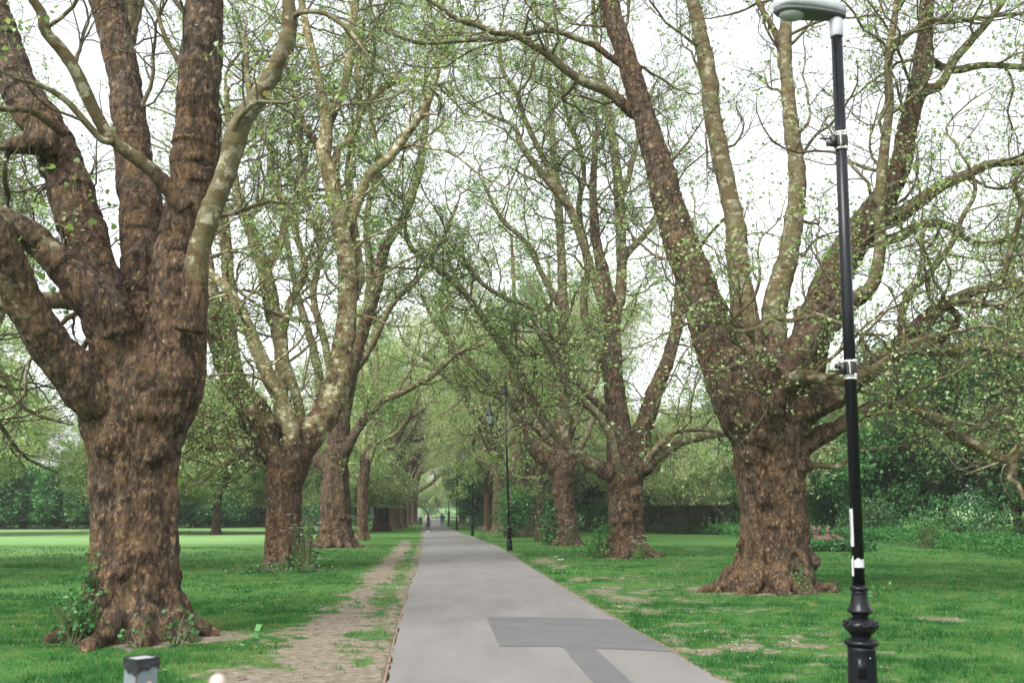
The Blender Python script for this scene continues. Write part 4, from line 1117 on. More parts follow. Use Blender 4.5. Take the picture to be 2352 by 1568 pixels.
def van(label, x, y, m):
    root = thing('van', label, 'van', (x, y, float(gz(x, y)))); O = np.zeros(3); z = 0
    g = Geo(); box(g, (0, 0, 1.05), (1.9, 4.6, 1.3), taper=.95); box(g, (0, .5, 1.95), (1.75, 3.4, .6), taper=.88); g.build('body', m, root, origin=O, smooth=False)
    g = Geo(); box(g, (0, -1.32, 1.9), (1.45, .3, .52), taper=.9); g.build('windscreen', M_black, root, origin=O, smooth=False)
    for sx in (-.85, .85):
        for sy in (-1.4, 1.4):
            g = Geo(); V = Geo(); a = np.linspace(0, 2 * PI, 17); ellipsoid(g, (sx, sy, .33), (.12, .33, .33), 14, 9); g.build('wheel', M_black_rough, root, origin=O)
        g = Geo(); ellipsoid(g, (sx * .8, -2.3, .85), (.15, .05, .12), 10, 7); g.build('headlight', M_white, root, origin=O)

def hedge(label, pts, w, h, n, size, leafm, name='hedge', kind=None):
    pts = [np.array(p, float) for p in pts]; z0 = float(gz(*pts[0]))
    if kind: root = None
    else: root = thing(name, label, 'hedge', (pts[0][0], pts[0][1], z0))
    g, gc = Geo(), Geo(); tot = sum(np.linalg.norm(b - a) for a, b in zip(pts[:-1], pts[1:]))
    for a, b in zip(pts[:-1], pts[1:]):
        L = np.linalg.norm(b - a); m = int(n * L / tot); t = rng.random(m); q = a + (b - a) * t[:, None]
        nn = nrm(np.array([-(b - a)[1], (b - a)[0]])); hh = h * (1 + .35 * fbm(np.stack([q[:, 0] * .5, q[:, 1] * .5, 0 * t], -1), 3))
        an = rng.random(m) * PI; rr = (.75 + .3 * rng.random(m))
        x = q + nn * (np.cos(an) * rr * w / 2)[:, None]; z = gz(q[:, 0], q[:, 1]) + .05 + np.abs(np.sin(an)) ** .6 * rr * hh
        pos = np.concatenate([x, z[:, None]], 1)
        tint = np.clip(.35 + .5 * fbm(pos * .9, 2) + .2 * rng.normal(size=m), 0, 1)
        leaves(g, pos, size * (.6 + .8 * rng.random(m)), up=.6, tint=tint)
        k = max(6, int(L * 1.5)); tt = (np.arange(k) + rng.random(k)) / k; q = a + (b - a) * tt[:, None]; q = np.concatenate([q, gz(q[:, 0], q[:, 1])[:, None]], 1)
        top = q + rng.normal(size=(k, 3)) * [.15, .15, .05] + [0, 0, h * .75]; tubes(gc, np.stack([q, top], 1), np.tile([.03, .01], (k, 1)), 4)
    if root is None:
        tag(g.build(name, leafm), kind=kind); return
    gc.build('stem', M_twig, root); g.build('foliage', leafm, root)

def parsley(label, x, y, h, n, group='cow parsley at the feet of the trees'):
    root = thing('cow_parsley', label, 'wild flower', (x, y, 0), group); b = np.array([x, y, 0.])
    gs, gl = Geo(), Geo()
    st = b + rng.normal(size=(n, 3)) * [.12, .12, 0]; d = rng.normal(size=(n, 3)) * .22 + [0, 0, 1]; P1, R1 = grow(st, d, h * (.6 + .5 * rng.random(n)), np.full(n, .006), 5, .05, .03, .5); tubes(gs, P1, R1, 4)
    for p in P1[:, -1]:
        k = 9; t = rng.random((k, 2)) * 2 - 1; c = p + np.stack([t[:, 0] * .07, t[:, 1] * .07, .04 + .01 * t[:, 0]], -1)
        tubes(gs, np.stack([np.repeat(p[None], k, 0), c], 1), np.full((k, 2), .0018), 3)
        q = (c[:, None] + rng.normal(size=(k, 7, 3)) * [.016, .016, .004]).reshape(-1, 3); gu = Geo(); leaves(gu, q, .022, up=4); gu.build('flower_head', M_daisy2, root)
    q = (b + rng.normal(size=(n * 22, 3)) * [.16, .16, 0] + np.abs(rng.normal(size=(n * 22, 1))) * [[0, 0, h * .3]]); leaves(gl, q, .07, up=.6)
    gs.build('stem', M_stem, root); gl.build('foliage', M_leaf_fresh, root)

def stump():
    b = G(1900, 1256); b[1] = 47.0; b[0] = P(1900, 1240, 47)[0]; s = 47 / F
    root = thing('uprooted_stump', 'uprooted split tree stump lying among nettles on the right lawn', 'tree stump', (b[0], b[1], 0)); g = Geo(); B = np.array([b[0], b[1], 0])
    for i in range(26):
        an = rng.random() * PI; r = .45 + .3 * rng.random()
        a = B + [rng.normal() * .12 - .05, rng.normal() * .15, .35]; e = B + [math.cos(an) * r * 1.15, rng.normal() * .35 - .1, .18 + math.sin(an) * r * .75]
        q, qr = resample([a, (a + e) / 2 + rng.normal(size=3) * .08, e], [.16, .13, .05 + .06 * rng.random()], .06); tubes(g, q, qr, 8, caps=True)
    ellipsoid(g, B + [.52, -.25, .22], (.22, .18, .2), rough=.3); ellipsoid(g, B + [0, 0, .25], (.6, .35, .3), rough=.4)
    V, N, Q = remesh(g, .03, 1); V = V + N * (.05 * fbm(V * [7, 7, 7], 3) + .03 * fbm(V * 19, 2))[:, None]
    gg = Geo(); gg.add(V, Q, 0, .2); gg.build('root_plate', M_deadwood, root)
    for pts, r in (([(-.5, 0, .3), (-.55, 0, .7), (-.62, .05, 1.08)], [.15, .12, .10]), ([(-.52, 0, .55), (-.40, 0, .85), (-.30, 0, 1.10)], [.09, .085, .07]), ([(.05, .1, .5), (.12, .1, .85), (.10, .1, 1.12)], [.2, .11, .06]), ([(-.9, .1, .25), (-.6, .1, .3)], [.14, .16])):
        g = Geo(); q, qr = resample(B + np.array(pts), r, .05); q = q + .02 * rng.normal(size=q.shape); tubes(g, q, qr * (1 + .1 * rng.normal(size=len(qr))), 9, caps=True); gx = g.build('snag', M_deadwood, root)
HAZE = 0.00045

M_eye = plain('eye', (.03, .02, .015), .2)
M_yellow = plain('yellow_box', (.65, .42, .04), .5)
M_daisy2 = plain('umbel_white', (.62, .66, .58), .8)
M_deadwood = plain('dead_wood', (.13, .085, .058), .95, var=.75, vscale=14, bump=.04)
def glass_mat():
    m, nt, out = mat('lantern_glass')
    bs = N_(nt, 'BsdfPrincipled'); bs.inputs['Base Color'].default_value = (.50, .55, .54, 1); bs.inputs['Roughness'].default_value = .28
    bs.inputs['Transmission Weight'].default_value = .45; bs.inputs['IOR'].default_value = 1.3
    L_(nt, bs.outputs[0], out.inputs[0]); return m
M_glass = glass_mat()

build_ground(); build_path(); build_grass()

# ================================================================= TRACED PLANES
NEAR = dict(gap=.42, l1=3.3, n2=9, l2=1.3, n3=7, l3=.48, leaves=5, size=.07, r1=.045, r3=.005, wig=.24, zmin=2.2, tmpl=LEAFS, lup=.6)
PL = 'plane trees of the avenue'

L1 = traced_tree('huge foreground plane tree at the left, gnarled trunk dividing into a fan of thick limbs', 1476, .55,
    [(1476, 150, 462), (1440, 168, 447), (1384, 184, 437), (1284, 198, 425), (1184, 206, 419), (1124, 200, 418), (1034, 203, 430), (959, 192, 440), (900, 200, 458), (859, 214, 462), (820, 235, 452), (785, 268, 425)],
    [(-.2, -1.8, [(270, 960, 60), (205, 895, 54), (160, 840, 48), (115, 784, 45), (60, 700, 42), (25, 620, 40), (2, 560, 36), (-40, 480, 30)], dict(age=.20, knots=1)),
     (.05, 1.3, [(270, 800, 58), (245, 700, 52), (215, 610, 47), (184, 500, 49), (148, 400, 47), (106, 300, 45), (45, 200, 43), (12, 110, 37), (-12, 20, 31), (-40, -80, 26)], dict(age=.12, knots=3)),
     (.40, 2.2, [(335, 820, 60), (322, 690, 44), (323, 560, 44), (323, 480, 45), (309, 400, 38), (299, 300, 38), (290, 200, 36), (268, 100, 36), (243, 0, 34), (222, -90, 30)], dict(age=.22, knots=1)),
     (1.9, 2.6, [(268, 150, 26), (288, 80, 23), (295, 0, 21), (305, -110, 17)], dict(age=.7)),
     (-.05, .4, [(385, 900, 85), (398, 800, 75), (405, 700, 60), (420, 570, 52), (443, 450, 50), (452, 350, 50), (460, 200, 46), (470, 100, 45), (473, 0, 41), (478, -100, 38), (485, -220, 33)], dict(age=.05, knots=4)),
     (-.35, -1.0, [(262, 800, 58), (232, 705, 50), (175, 640, 40), (110, 580, 36), (60, 535, 32), (10, 505, 28), (-40, 480, 24)], dict(age=.22)),
     (-.55, -1.1, [(435, 760, 34), (448, 690, 30), (452, 600, 25), (478, 500, 24), (518, 400, 24), (545, 300, 24), (572, 250, 23), (605, 200, 22), (634, 150, 20), (657, 100, 19), (665, 50, 17), (662, 0, 15), (652, -90, 13)], dict(age=.62, knots=1, foot=False)),
     (-.15, -1.6, [(425, 480, 28), (393, 440, 18), (350, 390, 16), (280, 340, 15), (235, 290, 14), (200, 220, 15), (170, 160, 14), (135, 110, 14), (105, 75, 13), (95, 30, 12), (75, 0, 11), (50, -60, 9)], dict(age=.7)),
     (-.7, -1.3, [(260, 325, 10), (235, 322, 8), (200, 285, 8), (150, 230, 7), (90, 195, 6), (30, 180, 4)], dict(age=.8)),
     (.5, 1.6, [(250, 720, 40), (190, 695, 24), (140, 690, 20), (90, 692, 18), (30, 700, 15), (-30, 690, 12)], dict(age=.3)),
     (.2, 0.0, [(130, 330, 34), (75, 330, 26), (30, 335, 20), (15, 340, 17)], dict(age=.1, s0=.95)),
     (-.6, -1.5, [(150, 310, 10), (100, 272, 9), (65, 253, 8), (0, 250, 7), (-60, 240, 6)], dict(age=.8))],
    .028, dict(NEAR, gap=.62, l1=2.8, size=.066, tmpl=LEAFM, leaves=3, n2=7, n3=5, bare=.06), PL, roots=9, burls=6, barkm=M_bark, lump=1.0, root_len=.7, slim=.86)

R1 = traced_tree('massive plane tree beside the tall black lamp post, burled trunk and wide sprawling limbs', 1364, .8,
    [(1364, 1640, 1892), (1340, 1662, 1885), (1284, 1690, 1876), (1184, 1694, 1860), (1084, 1686, 1856), (1034, 1676, 1858), (984, 1664, 1862), (934, 1652, 1868), (884, 1642, 1880), (840, 1650, 1880), (800, 1690, 1850)],
    [(-.2, .6, [(1720, 940, 75), (1685, 880, 62), (1655, 820, 51), (1637, 770, 47), (1612, 690, 43), (1580, 600, 40), (1545, 500, 36), (1520, 400, 32), (1501, 340, 29), (1474, 250, 25), (1450, 170, 23), (1425, 90, 22), (1402, 20, 20), (1385, -60, 18), (1360, -180, 15)], dict(age=.05, knots=3)),
     (.3, 2.0, [(1755, 900, 55), (1725, 800, 40), (1703, 690, 28), (1698, 610, 25), (1684, 500, 22), (1664, 400, 21), (1641, 300, 20), (1628, 200, 20), (1616, 110, 18), (1605, 60, 17), (1590, 0, 15), (1570, -80, 13)], dict(age=.55)),
     (.6, 2.5, [(1790, 880, 50), (1776, 800, 36), (1776, 730, 28), (1793, 650, 26), (1808, 600, 24), (1826, 500, 21), (1832, 400, 19), (1819, 300, 18), (1809, 200, 15), (1803, 100, 14), (1807, 20, 13), (1810, -80, 11)], dict(age=.60)),
     (.0, 1.0, [(1800, 930, 70), (1830, 860, 55), (1860, 780, 45), (1885, 710, 40), (1908, 650, 40), (1945, 580, 37), (1990, 510, 33), (2040, 440, 28), (2065, 390, 24), (2083, 300, 22), (2103, 220, 20), (2117, 150, 19), (2126, 75, 17), (2130, 0, 15), (2135, -80, 13)], dict(age=.15, knots=2)),
     (.6, -.8, [(1985, 520, 24), (2020, 506, 19), (2068, 492, 18), (2110, 465, 16), (2158, 430, 14), (2213, 405, 12), (2273, 378, 10), (2352, 370, 9), (2420, 350, 8)], dict(age=.35)),
     (-.3, -.7, [(1900, 740, 34), (1950, 695, 21), (1990, 672, 17), (2012, 630, 15), (2022, 560, 13), (2018, 500, 12), (2023, 425, 12), (2030, 350, 11), (2043, 250, 10), (2040, 150, 9), (2053, 50, 8), (2062, -20, 7)], dict(age=.7)),
     (.9, .2, [(2095, 255, 17), (2118, 213, 14), (2160, 195, 11), (2190, 140, 10), (2220, 105, 9), (2260, 60, 8), (2300, 10, 6), (2330, -40, 5)], dict(age=.8)),
     (-.5, -1.6, [(1820, 960, 50), (1860, 930, 38), (1915, 905, 33), (1990, 855, 25), (2045, 815, 21), (2090, 798, 19), (2150, 802, 17), (2205, 805, 16), (2225, 790, 15), (2270, 795, 14), (2352, 812, 13), (2420, 830, 11)], dict(age=.55, knots=2)),
     (-1.0, .5, [(2030, 825, 20), (2075, 784, 20), (2143, 718, 17), (2193, 687, 14), (2243, 667, 12), (2290, 655, 11), (2352, 645, 10), (2420, 630, 8)], dict(age=.2)),
     (-.95, -2.2, [(1775, 940, 24), (1784, 915, 20), (1803, 882, 17), (1843, 862, 15), (1893, 870, 14), (1943, 872, 13), (1990, 856, 11), (2040, 825, 10), (2090, 790, 8), (2150, 770, 6)], dict(age=.75)),
     (-1.2, -2.3, [(1800, 884, 11), (1786, 862, 9), (1778, 840, 9), (1748, 809, 9), (1735, 784, 8), (1718, 758, 7), (1688, 746, 7), (1650, 740, 6), (1610, 735, 5), (1580, 742, 4), (1550, 757, 3)], dict(age=.9, s0=.2, dens=1.3)),
     (-1.9, -2.4, [(1672, 745, 7), (1690, 760, 6), (1733, 756, 6), (1778, 732, 6), (1818, 736, 6), (1868, 726, 6), (1928, 742, 5), (1980, 765, 4), (2040, 770, 3)], dict(age=.9, dens=1.3)),
     (-1.9, -2.0, [(1672, 742, 5), (1700, 715, 5), (1730, 685, 4), (1745, 640, 4), (1742, 600, 3)], dict(age=.9)),
     (-.2, -1.4, [(1830, 1030, 32), (1870, 1006, 24), (1928, 979, 18), (1968, 954, 16), (2008, 931, 15), (2053, 929, 14), (2108, 941, 14), (2153, 964, 14), (2193, 999, 13), (2228, 1014, 13), (2273, 1040, 11), (2318, 1056, 10), (2338, 1040, 9), (2350, 1015, 8), (2380, 985, 7)], dict(age=.6, dens=1.2)),
     (-1.2, -1.6, [(2338, 1045, 8), (2325, 1080, 8), (2318, 1098, 6), (2338, 1112, 6), (2347, 1130, 5), (2350, 1150, 4)], dict(age=.6)),
     (-.1, -.2, [(1850, 1075, 9), (1880, 1068, 7), (1925, 1072, 6), (1950, 1050, 5), (1975, 1035, 4)], dict(age=.9)),
     (.4, -1.2, [(1460, 262, 16), (1432, 240, 13), (1396, 210, 12), (1346, 190, 11), (1306, 165, 10), (1266, 130, 10), (1226, 105, 9), (1181, 80, 8), (1136, 75, 7), (1096, 60, 6), (1046, 42, 5), (1006, 15, 4)], dict(age=.95)),
     (.5, -.4, [(1440, 150, 11), (1406, 135, 8), (1366, 105, 7), (1321, 87, 7), (1281, 72, 7), (1246, 70, 7), (1196, 82, 6), (1156, 92, 6), (1116, 91, 6), (1046, 95, 5), (966, 99, 5), (911, 82, 4), (876, 67, 3), (861, 45, 3)], dict(age=.3, dens=.8)),
     (.3, .9, [(1468, 260, 13), (1455, 220, 10), (1445, 160, 9), (1430, 95, 9), (1420, 30, 8), (1408, -40, 7)], dict(age=.6)),
     (-.6, .6, [(2043, 130, 8), (2055, 108, 7), (2085, 80, 6), (2118, 57, 6), (2138, 45, 5), (2208, 45, 5), (2352, 30, 4)], dict(age=.8)),
     (.8, 2.0, [(1940, 590, 20), (1985, 560, 14), (2060, 545, 12), (2120, 515, 11), (2180, 520, 9), (2250, 560, 7), (2352, 540, 6), (2400, 530, 5)], dict(age=.7)),
     (-.6, -1.6, [(2080, 790, 12), (2070, 740, 10), (2085, 680, 9), (2140, 620, 8), (2185, 560, 7), (2210, 500, 6), (2240, 440, 5), (2225, 380, 4)], dict(age=.8)),
     (2.25, 2.8, [(1805, 112, 9), (1790, 95, 8), (1770, 55, 7), (1745, 10, 6), (1725, -50, 5)], dict(age=.6)),
     (-1.2, -3.0, [(2150, 790, 10), (2200, 735, 9), (2180, 700, 7), (2230, 690, 6), (2290, 700, 5), (2352, 670, 5)], dict(age=.8, dens=1.2)),
     (1.4, 2.4, [(2110, 120, 9), (2180, 160, 9), (2260, 150, 8), (2352, 155, 7), (2420, 160, 6)], dict(age=.8)),
     (-1.3, -2.4, [(2300, 650, 8), (2320, 580, 7), (2345, 480, 6), (2330, 420, 5), (2360, 380, 4)], dict(age=.8, dens=1.2))],
    .036, dict(NEAR, gap=.44, size=.070, n2=8, n3=6, leaves=3, down2=.03, zmin=3.0), PL, roots=10, burls=22, barkm=M_bark, lump=1.2, slim=.87)

L2 = traced_tree('second plane tree on the left, smooth flared trunk forking into an open vase of limbs', 1312, .6,
    [(1312, 592, 720), (1290, 600, 711), (1259, 603, 700), (1200, 606, 697), (1134, 607, 697), (1084, 608, 700), (1059, 612, 702), (1030, 622, 698), (1005, 640, 690)],
    [(0, .5, [(650, 1060, 42), (622, 1015, 35), (585, 949, 34), (552, 905, 30), (528, 860, 24), (505, 800, 22), (492, 730, 20), (480, 650, 18), (470, 560, 15)], dict(age=.45)),
     (.5, 1.5, [(555, 915, 22), (540, 850, 18), (530, 784, 16), (525, 700, 15), (522, 600, 14), (512, 500, 13), (500, 420, 11), (492, 300, 9), (488, 180, 7)], dict(age=.75)),
     (-.5, -1.5, [(672, 1075, 24), (670, 1030, 20), (668, 985, 19), (645, 920, 18), (615, 860, 17), (590, 800, 16), (550, 710, 13), (520, 660, 11), (483, 625, 9), (462, 560, 7)], dict(age=.8)),
     (.5, 1.5, [(660, 1040, 26), (646, 940, 17), (648, 860, 17), (645, 784, 17), (628, 720, 18), (610, 640, 17), (592, 570, 15), (560, 490, 13), (545, 440, 10), (530, 350, 8), (520, 200, 6)], dict(age=.85)),
     (0, .8, [(675, 1070, 38), (692, 1035, 34), (720, 990, 34), (750, 945, 33), (775, 880, 29), (790, 800, 25), (796, 740, 22), (796, 680, 20), (793, 600, 20), (780, 500, 20), (762, 420, 18), (745, 350, 17), (750, 290, 14), (742, 230, 12), (726, 160, 10), (708, 80, 9), (692, 0, 8), (680, -80, 7)], dict(age=.55, knots=1)),
     (.8, 1.4, [(748, 300, 12), (770, 245, 10), (797, 175, 10), (806, 100, 10), (816, 0, 9), (824, -80, 8)], dict(age=.9)),
     (.7, .6, [(746, 362, 13), (735, 340, 11), (722, 322, 10), (708, 305, 9)], dict(age=.2, s0=.97)),
     (.7, -.2, [(790, 560, 15), (801, 525, 12), (820, 470, 12), (836, 425, 12), (861, 390, 12), (896, 360, 11), (936, 305, 10), (966, 265, 9), (991, 215, 8), (1011, 125, 6), (1016, 0, 5)], dict(age=.85)),
     (1.2, 2.0, [(600, 640, 12), (630, 590, 10), (650, 540, 10), (655, 500, 10), (640, 440, 9), (622, 400, 9), (620, 340, 8), (585, 280, 7), (570, 200, 6), (560, 90, 5)], dict(age=.9)),
     (.3, -.3, [(625, 1000, 14), (565, 984, 12), (500, 954, 10), (440, 944, 9), (400, 960, 6), (370, 985, 4)], dict(age=.7)),
     (.2, -.8, [(628, 1050, 13), (592, 1040, 10), (540, 1028, 9), (490, 1028, 8), (455, 1022, 7), (420, 1040, 5)], dict(age=.85, dens=1.3)),
     (.1, -.6, [(625, 1040, 9), (575, 1040, 7), (540, 1050, 6), (500, 1075, 5), (470, 1100, 4), (430, 1120, 3)], dict(age=.6, dens=1.3)),
     (.5, 2, [(770, 420, 10), (775, 345, 8), (800, 325, 8), (815, 290, 8), (835, 250, 7), (880, 205, 6), (925, 185, 5), (955, 182, 4)], dict(age=.95)),
     (1, 2.4, [(796, 720, 12), (826, 640, 11), (818, 560, 10), (806, 470, 9), (801, 380, 8), (826, 260, 7), (822, 170, 6), (835, 60, 5)], dict(age=.5)),
     (.2, 2.0, [(640, 1030, 16), (690, 960, 12), (650, 800, 10), (665, 700, 9), (700, 620, 8), (672, 500, 7), (690, 400, 6), (680, 250, 5), (650, 120, 4)], dict(age=.8))],
    .048, dict(NEAR, gap=.38, l1=4.3, size=.072, r1=.05, n2=8, leaves=5), PL, roots=9, burls=3, barkm=M_bark_pale, lump=.55)

R2 = traced_tree('second plane tree on the right, knobbly trunk, one limb reaching over the path', 1281, .7,
    [(1281, 1378, 1510), (1265, 1385, 1496), (1234, 1391, 1487), (1184, 1392, 1482), (1134, 1391, 1481), (1084, 1388, 1480), (1050, 1391, 1478), (1020, 1398, 1470), (995, 1410, 1455)],
    [(0, .5, [(1430, 1050, 40), (1425, 1000, 30), (1415, 934, 25), (1406, 830, 22), (1405, 740, 18), (1388, 640, 14), (1368, 540, 11), (1362, 450, 9), (1364, 390, 8), (1370, 300, 6)], dict(age=.15)),
     (.3, 1.2, [(1405, 790, 18), (1410, 740, 15), (1424, 680, 13), (1428, 600, 12), (1422, 450, 12), (1412, 350, 10), (1396, 250, 9), (1378, 150, 7), (1366, 70, 5), (1360, -20, 4)], dict(age=.8)),
     (.2, 1.0, [(1450, 1060, 38), (1462, 1024, 28), (1480, 978, 22), (1506, 897, 18), (1531, 835, 16), (1550, 770, 14), (1560, 700, 13), (1562, 620, 11), (1555, 520, 9), (1545, 400, 7)], dict(age=.25)),
     (-.2, .2, [(1440, 1090, 34), (1484, 1068, 20), (1506, 1050, 15), (1531, 1034, 13), (1560, 1016, 11), (1600, 1005, 9), (1640, 998, 8), (1690, 995, 5)], dict(age=.7)),
     (-.4, -.8, [(1490, 1050, 9), (1513, 1022, 7), (1531, 1003, 7), (1550, 991, 7), (1600, 985, 6), (1650, 992, 5), (1700, 1010, 4)], dict(age=.8)),
     (-.3, -3.0, [(1420, 1095, 32), (1386, 1080, 18), (1348, 1061, 14), (1316, 1034, 12), (1282, 1003, 11), (1251, 969, 11), (1226, 928, 11), (1208, 891, 11), (1192, 854, 10), (1173, 819, 10), (1146, 784, 9), (1106, 725, 8), (1056, 660, 8), (996, 610, 7), (946, 570, 6), (930, 520, 5), (936, 470, 4), (896, 440, 3)], dict(age=.85, dens=1.15)),
     (-.8, -2.2, [(1416, 1060, 11), (1411, 1039, 9), (1401, 999, 9), (1366, 949, 9), (1316, 904, 8), (1286, 859, 8), (1266, 809, 7), (1251, 784, 7), (1231, 750, 6), (1216, 705, 6), (1171, 690, 6), (1126, 665, 5), (1096, 640, 5), (1066, 595, 4), (1040, 570, 3)], dict(age=.85, dens=1.2)),
     (.2, -.6, [(1392, 720, 12), (1376, 675, 10), (1361, 625, 10), (1336, 550, 10), (1306, 475, 10), (1266, 425, 9), (1226, 375, 8), (1196, 330, 7), (1180, 290, 5), (1120, 262, 4), (1075, 235, 3)], dict(age=.85)),
     (-.2, -.6, [(1308, 478, 8), (1296, 460, 7), (1276, 415, 7), (1236, 340, 7), (1206, 275, 6), (1186, 215, 6), (1156, 165, 5), (1146, 100, 4)], dict(age=.7)),
     (.5, 1.4, [(1425, 610, 11), (1441, 580, 9), (1476, 545, 8), (1511, 500, 7), (1530, 460, 5)], dict(age=.7)),
     (.3, 1.6, [(1415, 470, 8), (1440, 420, 7), (1455, 360, 6), (1470, 300, 5), (1500, 200, 4)], dict(age=.7)),
     (.5, 2.4, [(1405, 860, 14), (1360, 780, 10), (1340, 700, 9), (1350, 600, 8), (1330, 480, 7), (1340, 380, 6), (1300, 250, 5), (1290, 120, 4)], dict(age=.8)),
     (-.1, -1.4, [(1400, 950, 9), (1350, 905, 7), (1325, 870, 7), (1305, 830, 6), (1290, 790, 5), (1240, 760, 4)], dict(age=.5))],
    .056, dict(NEAR, gap=.40, l1=4.4, size=.080, r1=.05, leaves=4, n2=8, zmin=3), PL, roots=9, burls=16, barkm=M_bark, lump=1.1, slim=.88)

L3 = traced_tree('third plane tree on the left, broad ridged trunk, one limb arching over the path', 1258, .7,
    [(1258, 720, 826), (1230, 726, 816), (1200, 730, 811), (1150, 732, 808), (1100, 738, 804), (1060, 745, 802), (1020, 755, 800), (990, 762, 797)],
    [(0, .5, [(778, 1030, 30), (778, 1000, 24), (788, 907, 19), (805, 850, 16), (826, 784, 14), (861, 675, 13), (886, 565, 12), (931, 490, 10), (961, 400, 9), (976, 310, 8), (981, 250, 7), (1000, 180, 6), (1012, 100, 5), (1016, 20, 4)], dict(age=.4)),
     (.3, 1.5, [(765, 1080, 24), (728, 1052, 14), (716, 1020, 12), (722, 980, 12), (735, 913, 11), (728, 840, 10), (712, 775, 9), (690, 700, 8), (670, 620, 7), (655, 520, 6), (640, 400, 4)], dict(age=.7)),
     (-.2, -.8, [(790, 1040, 16), (808, 1010, 11), (826, 979, 10), (852, 945, 10), (881, 919, 9), (936, 894, 8), (996, 859, 7), (1046, 814, 6), (1086, 799, 4), (1110, 790, 3)], dict(age=.3, dens=1.2)),
     (.6, 2, [(790, 960, 14), (830, 760, 10), (850, 640, 9), (842, 500, 8), (870, 380, 7), (850, 250, 5), (860, 120, 4)], dict(age=.7)),
     (.4, -1, [(800, 870, 10), (850, 800, 8), (900, 700, 7), (960, 640, 6), (1010, 560, 5), (1050, 470, 4)], dict(age=.8)),
     (.4, 1.4, [(785, 940, 12), (762, 860, 10), (745, 780, 9), (720, 680, 8), (735, 560, 7), (700, 430, 5), (712, 300, 4)], dict(age=.8))],
    .06, dict(NEAR, gap=.5, l1=4.2, size=.092, r1=.05, leaves=6, n2=7, r3=.006), PL, roots=12, burls=6, barkm=M_bark, lump=.9)

R3 = traced_tree('third plane tree on the right, round burls on its trunk, ivy at its foot', 1253, .7,
    [(1253, 1258, 1344), (1234, 1266, 1336), (1184, 1268, 1325), (1134, 1266, 1320), (1084, 1262, 1326), (1050, 1268, 1322), (1025, 1280, 1316)],
    [(-.1, -.8, [(1288, 1082, 28), (1262, 1062, 18), (1240, 1044, 17), (1219, 1022, 14), (1211, 990, 11), (1204, 953, 10), (1189, 897, 9), (1167, 835, 8), (1155, 804, 8), (1130, 760, 7), (1100, 715, 6), (1060, 660, 5), (1030, 600, 4)], dict(age=.35)),
     (.1, .6, [(1297, 1060, 24), (1294, 1000, 18), (1291, 930, 16), (1288, 866, 15), (1288, 804, 14), (1296, 740, 12), (1292, 640, 11), (1288, 550, 10), (1282, 450, 9), (1270, 330, 8), (1262, 200, 6), (1255, 80, 5)], dict(age=.5)),
     (-.2, .2, [(1305, 1075, 16), (1322, 1047, 10), (1335, 1022, 8), (1351, 997, 8), (1354, 978, 7), (1365, 960, 6), (1385, 935, 4)], dict(age=.5)),
     (.5, 1.2, [(1300, 1020, 13), (1316, 978, 9), (1329, 944, 9), (1351, 907, 8), (1375, 860, 7), (1390, 800, 6), (1400, 700, 4)], dict(age=.8)),
     (.6, .2, [(1290, 1050, 18), (1270, 1018, 13), (1242, 988, 12), (1195, 944, 11), (1148, 897, 9), (1100, 850, 8), (1050, 800, 7), (1000, 740, 5), (970, 680, 4)], dict(age=.75)),
     (.4, -.4, [(1285, 700, 8), (1250, 640, 7), (1210, 560, 6), (1150, 500, 5), (1110, 420, 4)], dict(age=.8)),
     (.2, .4, [(1230, 1010, 8), (1180, 960, 7), (1150, 915, 6), (1110, 900, 5), (1060, 880, 4)], dict(age=.8))],
    .065, dict(NEAR, gap=.5, l1=4.3, size=.095, r1=.05, leaves=6, n2=7, r3=.006), PL, roots=8, burls=12, barkm=M_bark, lump=1.2)

L4 = traced_tree('slender young plane tree on the left between the broad third trunk and the far row', 1240, .3,
    [(1240, 814, 852), (1222, 818, 846), (1150, 819, 846), (1090, 821, 849), (1065, 824, 851)],
    [(0, .3, [(838, 1090, 12), (844, 1057, 9), (858, 980, 7), (864, 932, 6), (866, 832, 5), (861, 762, 4.5), (855, 650, 3.5), (858, 540, 2.5)], dict(age=.6)),
     (0, -.5, [(834, 1075, 9), (836, 1010, 5), (842, 972, 5), (834, 900, 4), (828, 800, 3)], dict(age=.6)),
     (0, -.6, [(850, 1050, 7), (865, 1018, 4.5), (911, 992, 3.5), (945, 945, 3), (965, 900, 2)], dict(age=.6)),
     (.2, .8, [(842, 1060, 6), (820, 1020, 4), (790, 1000, 3), (760, 1010, 2)], dict(age=.6))],
    .065, dict(NEAR, gap=.55, l1=3.2, size=.10, r1=.035, leaves=8, n2=7), PL, roots=6, burls=0, barkm=M_bark_pale, lump=.3, root_len=.6)

R3b = traced_tree('slim plane tree with mottled ochre bark just left of the burled third trunk', 1243, .3,
    [(1243, 1225, 1258), (1222, 1229, 1254), (1150, 1229, 1252), (1080, 1228, 1253), (1055, 1229, 1254)],
    [(0, .3, [(1241, 1080, 12), (1239, 1040, 11), (1233, 990, 10), (1222, 940, 9), (1208, 860, 7), (1190, 780, 6), (1180, 660, 5), (1175, 540, 3)], dict(age=.8)),
     (0, .4, [(1245, 1075, 10), (1252, 1040, 8), (1264, 1000, 7), (1270, 930, 6), (1262, 840, 5), (1268, 740, 4), (1260, 600, 3)], dict(age=.8)),
     (-.2, -1.5, [(1232, 1100, 6), (1205, 1098, 4), (1175, 1090, 4), (1140, 1072, 4), (1105, 1058, 3.5), (1075, 1035, 3), (1050, 1000, 2)], dict(age=.8))],
    .065, dict(NEAR, gap=.55, l1=3.2, size=.10, r1=.035, leaves=8, n2=7), PL, roots=6, burls=1, barkm=M_bark_pale, lump=.35, root_len=.6)

